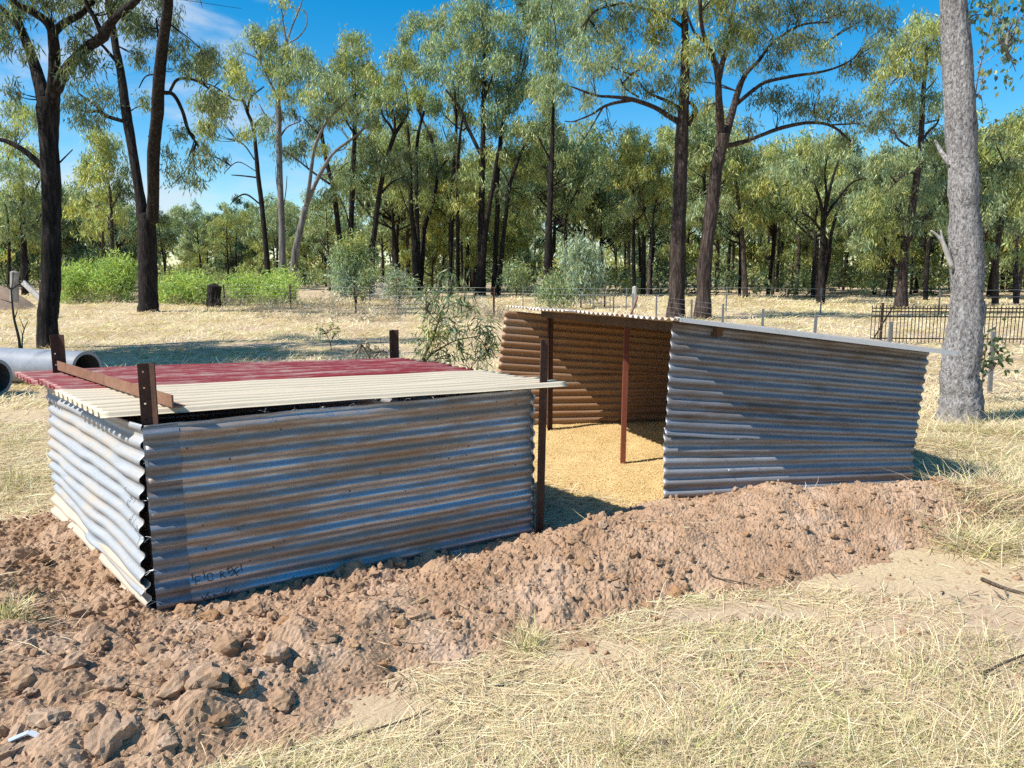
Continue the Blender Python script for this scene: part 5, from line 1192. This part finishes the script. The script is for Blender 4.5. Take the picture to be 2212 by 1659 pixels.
# black picket fence
pf = empty('picket_fence', (8.6, 18.2, 0)); tag(pf, 'black steel picket fence with spear tops to the right of the sloping roof', 'fence')
p0 = np.array([8.62, 18.25]); p1 = np.array([14.4, 17.9]); Lf = np.linalg.norm(p1 - p0); df = (p1 - p0) / Lf
mbp = MB(); mbp.box((0, 0, .02), (0, 0, .86), .014, .014, (0, 1, 0))
mbp.add([(-.016, -.006, .86), (.016, -.006, .86), (.016, .006, .86), (-.016, .006, .86), (0, 0, .93)], [[3, 2, 1, 0]], [[0, 1, 4], [1, 2, 4], [2, 3, 4], [3, 0, 4]])
pm = mbp.me('picket'); pm.materials.append(M['picket'])
for q in range(int(Lf / .085)):
    x, y = p0 + df * q * .085
    o = bpy.data.objects.new('picket', pm); COL.objects.link(o); o.parent = pf; o.location = (x - 8.6, y - 18.2, gzf(x, y) * .5 + rng.normal(0, .004)); o.rotation_euler = (0, rng.normal(0, .012), 0)
for z in (.10, .62, .74, .82):
    mb = MB(); mb.box((*p0, z), (*p1, z), .018, .03); mb.build('rail', M['picket'], pf)
for q in (0.25, 1.9, 3.9, 5.7):
    x, y = p0 + df * q; mb = MB(); mb.box((x, y + .03, -.2), (x, y + .03, .95), .05, .05, (0, 1, 0)); mb.build('post', M['rust_dark'], pf)
x, y = p0 + df * .2; mb = MB(); mb.box((x - .05, y + .25, .0), (x + .32, y + .06, .86), .035, .035); mb.build('brace', M['picket'], pf)

# ------------------------------------------------------------------ dry grass
bare = [(*on_z(1900, 1225)[:2], .95, .42), (*on_z(1250, 1410)[:2], .28, .14), (*on_z(760, 1530)[:2], .30, .16), (*on_z(720, 1490)[:2], .25, .12), (*on_z(2130, 1260)[:2], .5, .22), (*on_z(600, 745)[:2], 2.0, .6), (*on_z(60, 900)[:2], .6, .5), (*on_z(1600, 1330)[:2], .45, .12)]
def straw_density(x, y):
    d = np.ones_like(x)
    for (cx, cy, rx, ry) in bare:
        q = ((x - cx) / rx) ** 2 + ((y - cy) / ry) ** 2
        d *= np.clip((q - .5) / 1.0, .03, 1)
    d *= np.clip((.018 - mound_h(x, y)) / .03, .03, 1)
    # inside the sheds and on the sawdust
    def side_(p, q, x, y): return (q[0] - p[0]) * (y - p[1]) - (q[1] - p[1]) * (x - p[0])
    def inside(poly, x, y):
        r = np.ones_like(x, bool)
        for i in range(len(poly)): r &= side_(poly[i], poly[(i + 1) % len(poly)], x, y) > 0
        return r
    d[inside([A, B, D, C], x, y)] = 0
    d[inside([E_, F_, H_, G_], x, y)] = 0
    d *= np.clip(.22 + 1.5 * (fbm(x * .9, y * .9, 3) + .36), .06, 1)
    sx_ = (x > -.2) & (x < 2.4) & (y > 4.8) & (y < 8)
    d[sx_] *= np.clip(1 - saw_h(x[sx_], y[sx_]) * 60, 0, 1)
    return d
STRAW = np.array([.76, .60, .385])
def blades(n, x, y, z, L, W, flat, g, green=.0, head=None, seg=2):
    a = g.normal(0, 1.0, n) + (head if head is not None else 0)
    el = np.abs(g.normal(0, 1, n)) * (1 - flat) + g.random(n) * .10 + .02
    el = np.clip(el, 0, 1.45)
    l = L * g.uniform(.45, 1.4, n); w = W * g.uniform(.6, 1.4, n)
    dx, dy = np.cos(a), np.sin(a)
    d = np.stack([dx * np.cos(el), dy * np.cos(el), np.sin(el)], -1)
    s = np.stack([-dy, dx, g.normal(0, .3, n)], -1)
    p0 = np.stack([x, y, z], -1)
    bend = np.stack([g.normal(0, .12, n), g.normal(0, .12, n), -np.abs(g.normal(0, .16, n)) * np.sin(el)], -1)
    pm_ = p0 + d * (l * .55)[:, None]
    pt = p0 + (d + bend) * l[:, None]
    pt[:, 2] = np.maximum(pt[:, 2], z + .002)
    V = np.stack([p0 - s * w[:, None] * .5, p0 + s * w[:, None] * .5, pm_ + s * w[:, None] * .45, pm_ - s * w[:, None] * .45, pt], 1).reshape(-1, 3)
    k = np.arange(n)[:, None] * 5
    Qd = k + np.array([[0, 1, 2, 3]]); Td = k + np.array([[3, 2, 4]])
    br_ = np.clip(g.normal(1, .22, n), .4, 1.5)[:, None]
    c = STRAW * br_ * np.array([1, 1, 1]) + g.normal(0, .02, (n, 3))
    gm = (g.random(n) < green)[:, None] if np.isscalar(green) else (g.random(n) < green)[:, None]
    c = np.where(gm, np.array([.50, .48, .20]) * br_, c)
    return V, Qd, Td, np.repeat(np.clip(c, .03, .85), 5, 0)
def field(name, label, n, sampler, L, W, flat, green, seed, tall_green=False):
    g = np.random.default_rng(seed)
    x, y = sampler(g, n)
    keep = g.random(len(x)) < straw_density(x, y)
    x, y = x[keep], y[keep]; n = len(x)
    z = gz(x, y) + np.abs(g.normal(0, .006, n))
    mh = mound_h(x, y); z = np.maximum(z, mh - .01)
    Lk = L(x, y) if callable(L) else np.full(n, L); Wk = W(x, y) if callable(W) else np.full(n, W)
    head = fbm(x * .7 + 5, y * .7, 2) * 5 + .3
    gr = green(x, y) if callable(green) else green
    fl = flat(x, y) if callable(flat) else np.full(n, flat)
    V, Qd, Td, c = blades(n, x, y, z, Lk, Wk, fl, g, gr, head)
    o = link(name, mesh(name, V, [Qd, Td], c), M['straw']); tag(o, label, 'grass', kind='stuff')
def near_s(g, n):
    y = 1.4 + 7.6 * g.random(n) ** 1.35
    x = g.uniform(-1, 1, n) * (.72 * y + .5); return x, y
def green_near(x, y): return np.clip(.0 + .4 * fbm(x * .9 + 20, y * .9 + 7, 3) + .14 * (x > .8) * np.clip((4.5 - y) / 2, 0, 1), 0, .7)
field('matted_straw', 'pale matted dry grass covering the near ground', 160000, near_s, lambda x, y: .08 + .018 * y, lambda x, y: .0010 + .0005 * y, .92, green_near, 11)
field('loose_straw', 'longer loose dry grass stalks lying over the near ground', 26000, near_s, lambda x, y: .20 + .01 * y, lambda x, y: .0013 + .0004 * y, .90, green_near, 12)
def mid_s(g, n):
    y = 8.5 + 42 * g.random(n) ** 1.5
    x = g.uniform(-1, 1, n) * (.74 * y + 1); return x, y
field('dry_paddock_grass', 'dry yellow paddock grass stretching back to the fences', 190000, mid_s, lambda x, y: .13 + .006 * y, lambda x, y: .002 + .0006 * y, .74, lambda x, y: np.clip(.06 + .35 * fbm(x * .25, y * .25, 3) + .12 * (x > 6) * (y > 20), 0, .7), 13)
def tussocks(name, label, spots, seed, n_each, L, W, green, flat=.35):
    g = np.random.default_rng(seed); xs, ys, rr = [], [], []
    for (x, y, r) in spots:
        xs.append(x + g.normal(0, r, n_each)); ys.append(y + g.normal(0, r, n_each))
    x = np.concatenate(xs); y = np.concatenate(ys); n = len(x); z = np.maximum(gz(x, y), mound_h(x, y) - .01)
    V, Qd, Td, c = blades(n, x, y, z, np.full(n, L), np.full(n, W), np.full(n, flat), g, green, g.random(n) * 6.28)
    o = link(name, mesh(name, V, [Qd, Td], c), M['straw']); tag(o, label, 'grass', kind='stuff')
g = np.random.default_rng(31)
sp = [(*on_z(u, v)[:2], r) for u, v, r in [(1880, 1640, .10), (2080, 1500, .12), (1980, 1600, .10), (2170, 1560, .12), (1800, 1600, .09), (1650, 1640, .08), (2190, 1420, .12), (2080, 1400, .10), (1480, 1630, .06), (1990, 1450, .08), (1560, 1560, .06), (2160, 1640, .10), (1330, 1620, .05)]]
tussocks('grass_tussocks', 'upright green and straw coloured grass tufts at the lower right', sp, 32, 190, .16, .0022, .30, .45)
sp = [(*on_z(u, v)[:2], r) for u, v, r in [(2120, 930, .14), (2050, 960, .16), (2180, 1000, .2), (2100, 1030, .16), (2190, 1090, .2), (2130, 1130, .16), (2210, 1180, .2), (2030, 930, .1), (2160, 890, .2), (2205, 940, .2), (2140, 1060, .2), (2200, 1040, .2), (2100, 1180, .1)]]
tussocks('grass_tussocks', 'long pale grass around the foot of the grey trunk', sp, 33, 620, .28, .0036, .16, .66)
sp = [(*on_z(u, v)[:2], r) for u, v, r in [(15, 1060, .10), (40, 1040, .08), (-10, 1090, .1), (30, 1400, .04), (1140, 1395, .03), (700, 790, .3), (600, 795, .3), (30, 960, .12)]]
tussocks('grass_tussocks', 'greener grass tufts beside the pen and the soil heap', sp, 34, 220, .16, .0030, .35)

Vs, Cs = [], []; g = np.random.default_rng(61)
for (u, v, n_) in [(130, 655, 2), (190, 660, 2), (260, 662, 2), (400, 665, 2), (520, 668, 3), (570, 672, 3), (620, 672, 2), (690, 668, 2), (720, 672, 3), (760, 690, 3), (820, 690, 2), (880, 678, 2), (1060, 700, 3), (1000, 690, 2), (650, 692, 2), (560, 690, 1), (1030, 680, 2)]:
    for q in range(n_):
        P0 = on_z(u + g.normal(0, 12), v + g.normal(0, 3)); P0[2] = gzf(P0[0], P0[1]) + .12
        V, Cc = leaves(P0, (.75, .6, .18), 260, .26, .012, [(.30, .25, .20), (.36, .30, .22), (.24, .19, .15)][q % 3], -.5, 13, .16, g); Vs.append(V); Cs.append(Cc)
V = np.concatenate(Vs)
o = link('dry_scrub', mesh('dry_scrub', V, np.arange(len(V)).reshape(-1, 4), np.concatenate(Cs)), M['straw']); tag(o, 'grey brown dead scrub along the left fence', 'scrub', kind='stuff')

# ------------------------------------------------------------------ litter on the ground
g = np.random.default_rng(90); n = 900
x, y = near_s(g, n); ok = mound_h(x, y) < .0; x, y = x[ok], y[ok]; n = len(x)
a = g.random(n) * 6.28; l = g.uniform(.02, .05, n); c0 = np.stack([x, y, gz(x, y) + g.uniform(.012, .03, n)], -1)
ex = np.stack([np.cos(a), np.sin(a), g.normal(0, .25, n)], -1) * l[:, None]; ey = np.stack([-np.sin(a), np.cos(a), g.normal(0, .4, n)], -1) * (l * .16)[:, None]
V = np.stack([c0 - ex, c0 + ey, c0 + ex, c0 - ey], 1).reshape(-1, 3)
cc = np.where(g.random((n, 1)) < .5, np.array([[.20, .15, .11]]), np.array([[.34, .28, .20]])) * g.uniform(.5, 1.3, (n, 1))
o = link('leaf_litter', mesh('leaf_litter', V, np.arange(4 * n).reshape(-1, 4), np.repeat(cc, 4, 0)), M['straw']); tag(o, 'dead brown gum leaves scattered over the straw', 'leaf litter', kind='stuff')
def stick(label, pts, r, mat='twig', lift=.012):
    mb = MB(); P = []
    for u, v in pts:
        p_ = on_z(u, v); z = surf(p_[0], p_[1]); p_ = on_z(u, v, z); P.append((p_[0], p_[1], surf(p_[0], p_[1]) + lift))
    mb.tube(np.array(P), np.linspace(r, r * .5, len(P)), 6, .08, 4); o = mb.build('stick', M[mat], smooth=True); tag(o, label, 'stick')
stick('dark curved stick lying in the matted straw at the bottom centre', [(955, 1615), (945, 1590), (955, 1570), (968, 1562)], .006)
stick('long thin grey stick on the straw left of the dark curved one', [(720, 1612), (800, 1585), (880, 1560), (930, 1538)], .005)
stick('thin dead twig resting on the mound in front of the taller shed', [(1495, 1160), (1540, 1185), (1585, 1210), (1640, 1245)], .005)
stick('forked brown twig low on the right end of the mound', [(1690, 1250), (1705, 1215), (1722, 1200)], .004)
stick('dark weathered stick at the right edge beside the bare soil', [(2120, 1255), (2170, 1275), (2225, 1290)], .012)
stick('bent grey branch in the grass at the lower right corner', [(2120, 1470), (2160, 1450), (2220, 1425)], .008, 'twig', .03)
stick('short dark bark strip in the straw below the mound', [(1070, 1490), (1100, 1480), (1135, 1478)], .008)
P0 = on_z(55, 1600, surf(*on_z(55, 1600, .1)[:2])); z = surf(P0[0], P0[1]) + .012
mb = MB(); mb.box((P0[0] - .05, P0[1] - .01, z), (P0[0] + .0, P0[1] + .02, z + .012), .022, .004); mb.box((P0[0] + .001, P0[1] + .02, z + .013), (P0[0] + .05, P0[1] + .005, z + .004), .02, .004)
o = mb.build('plastic_scrap', M['wrapper']); tag(o, 'small scrap of pale blue plastic on the soil at the lower left', 'scrap')
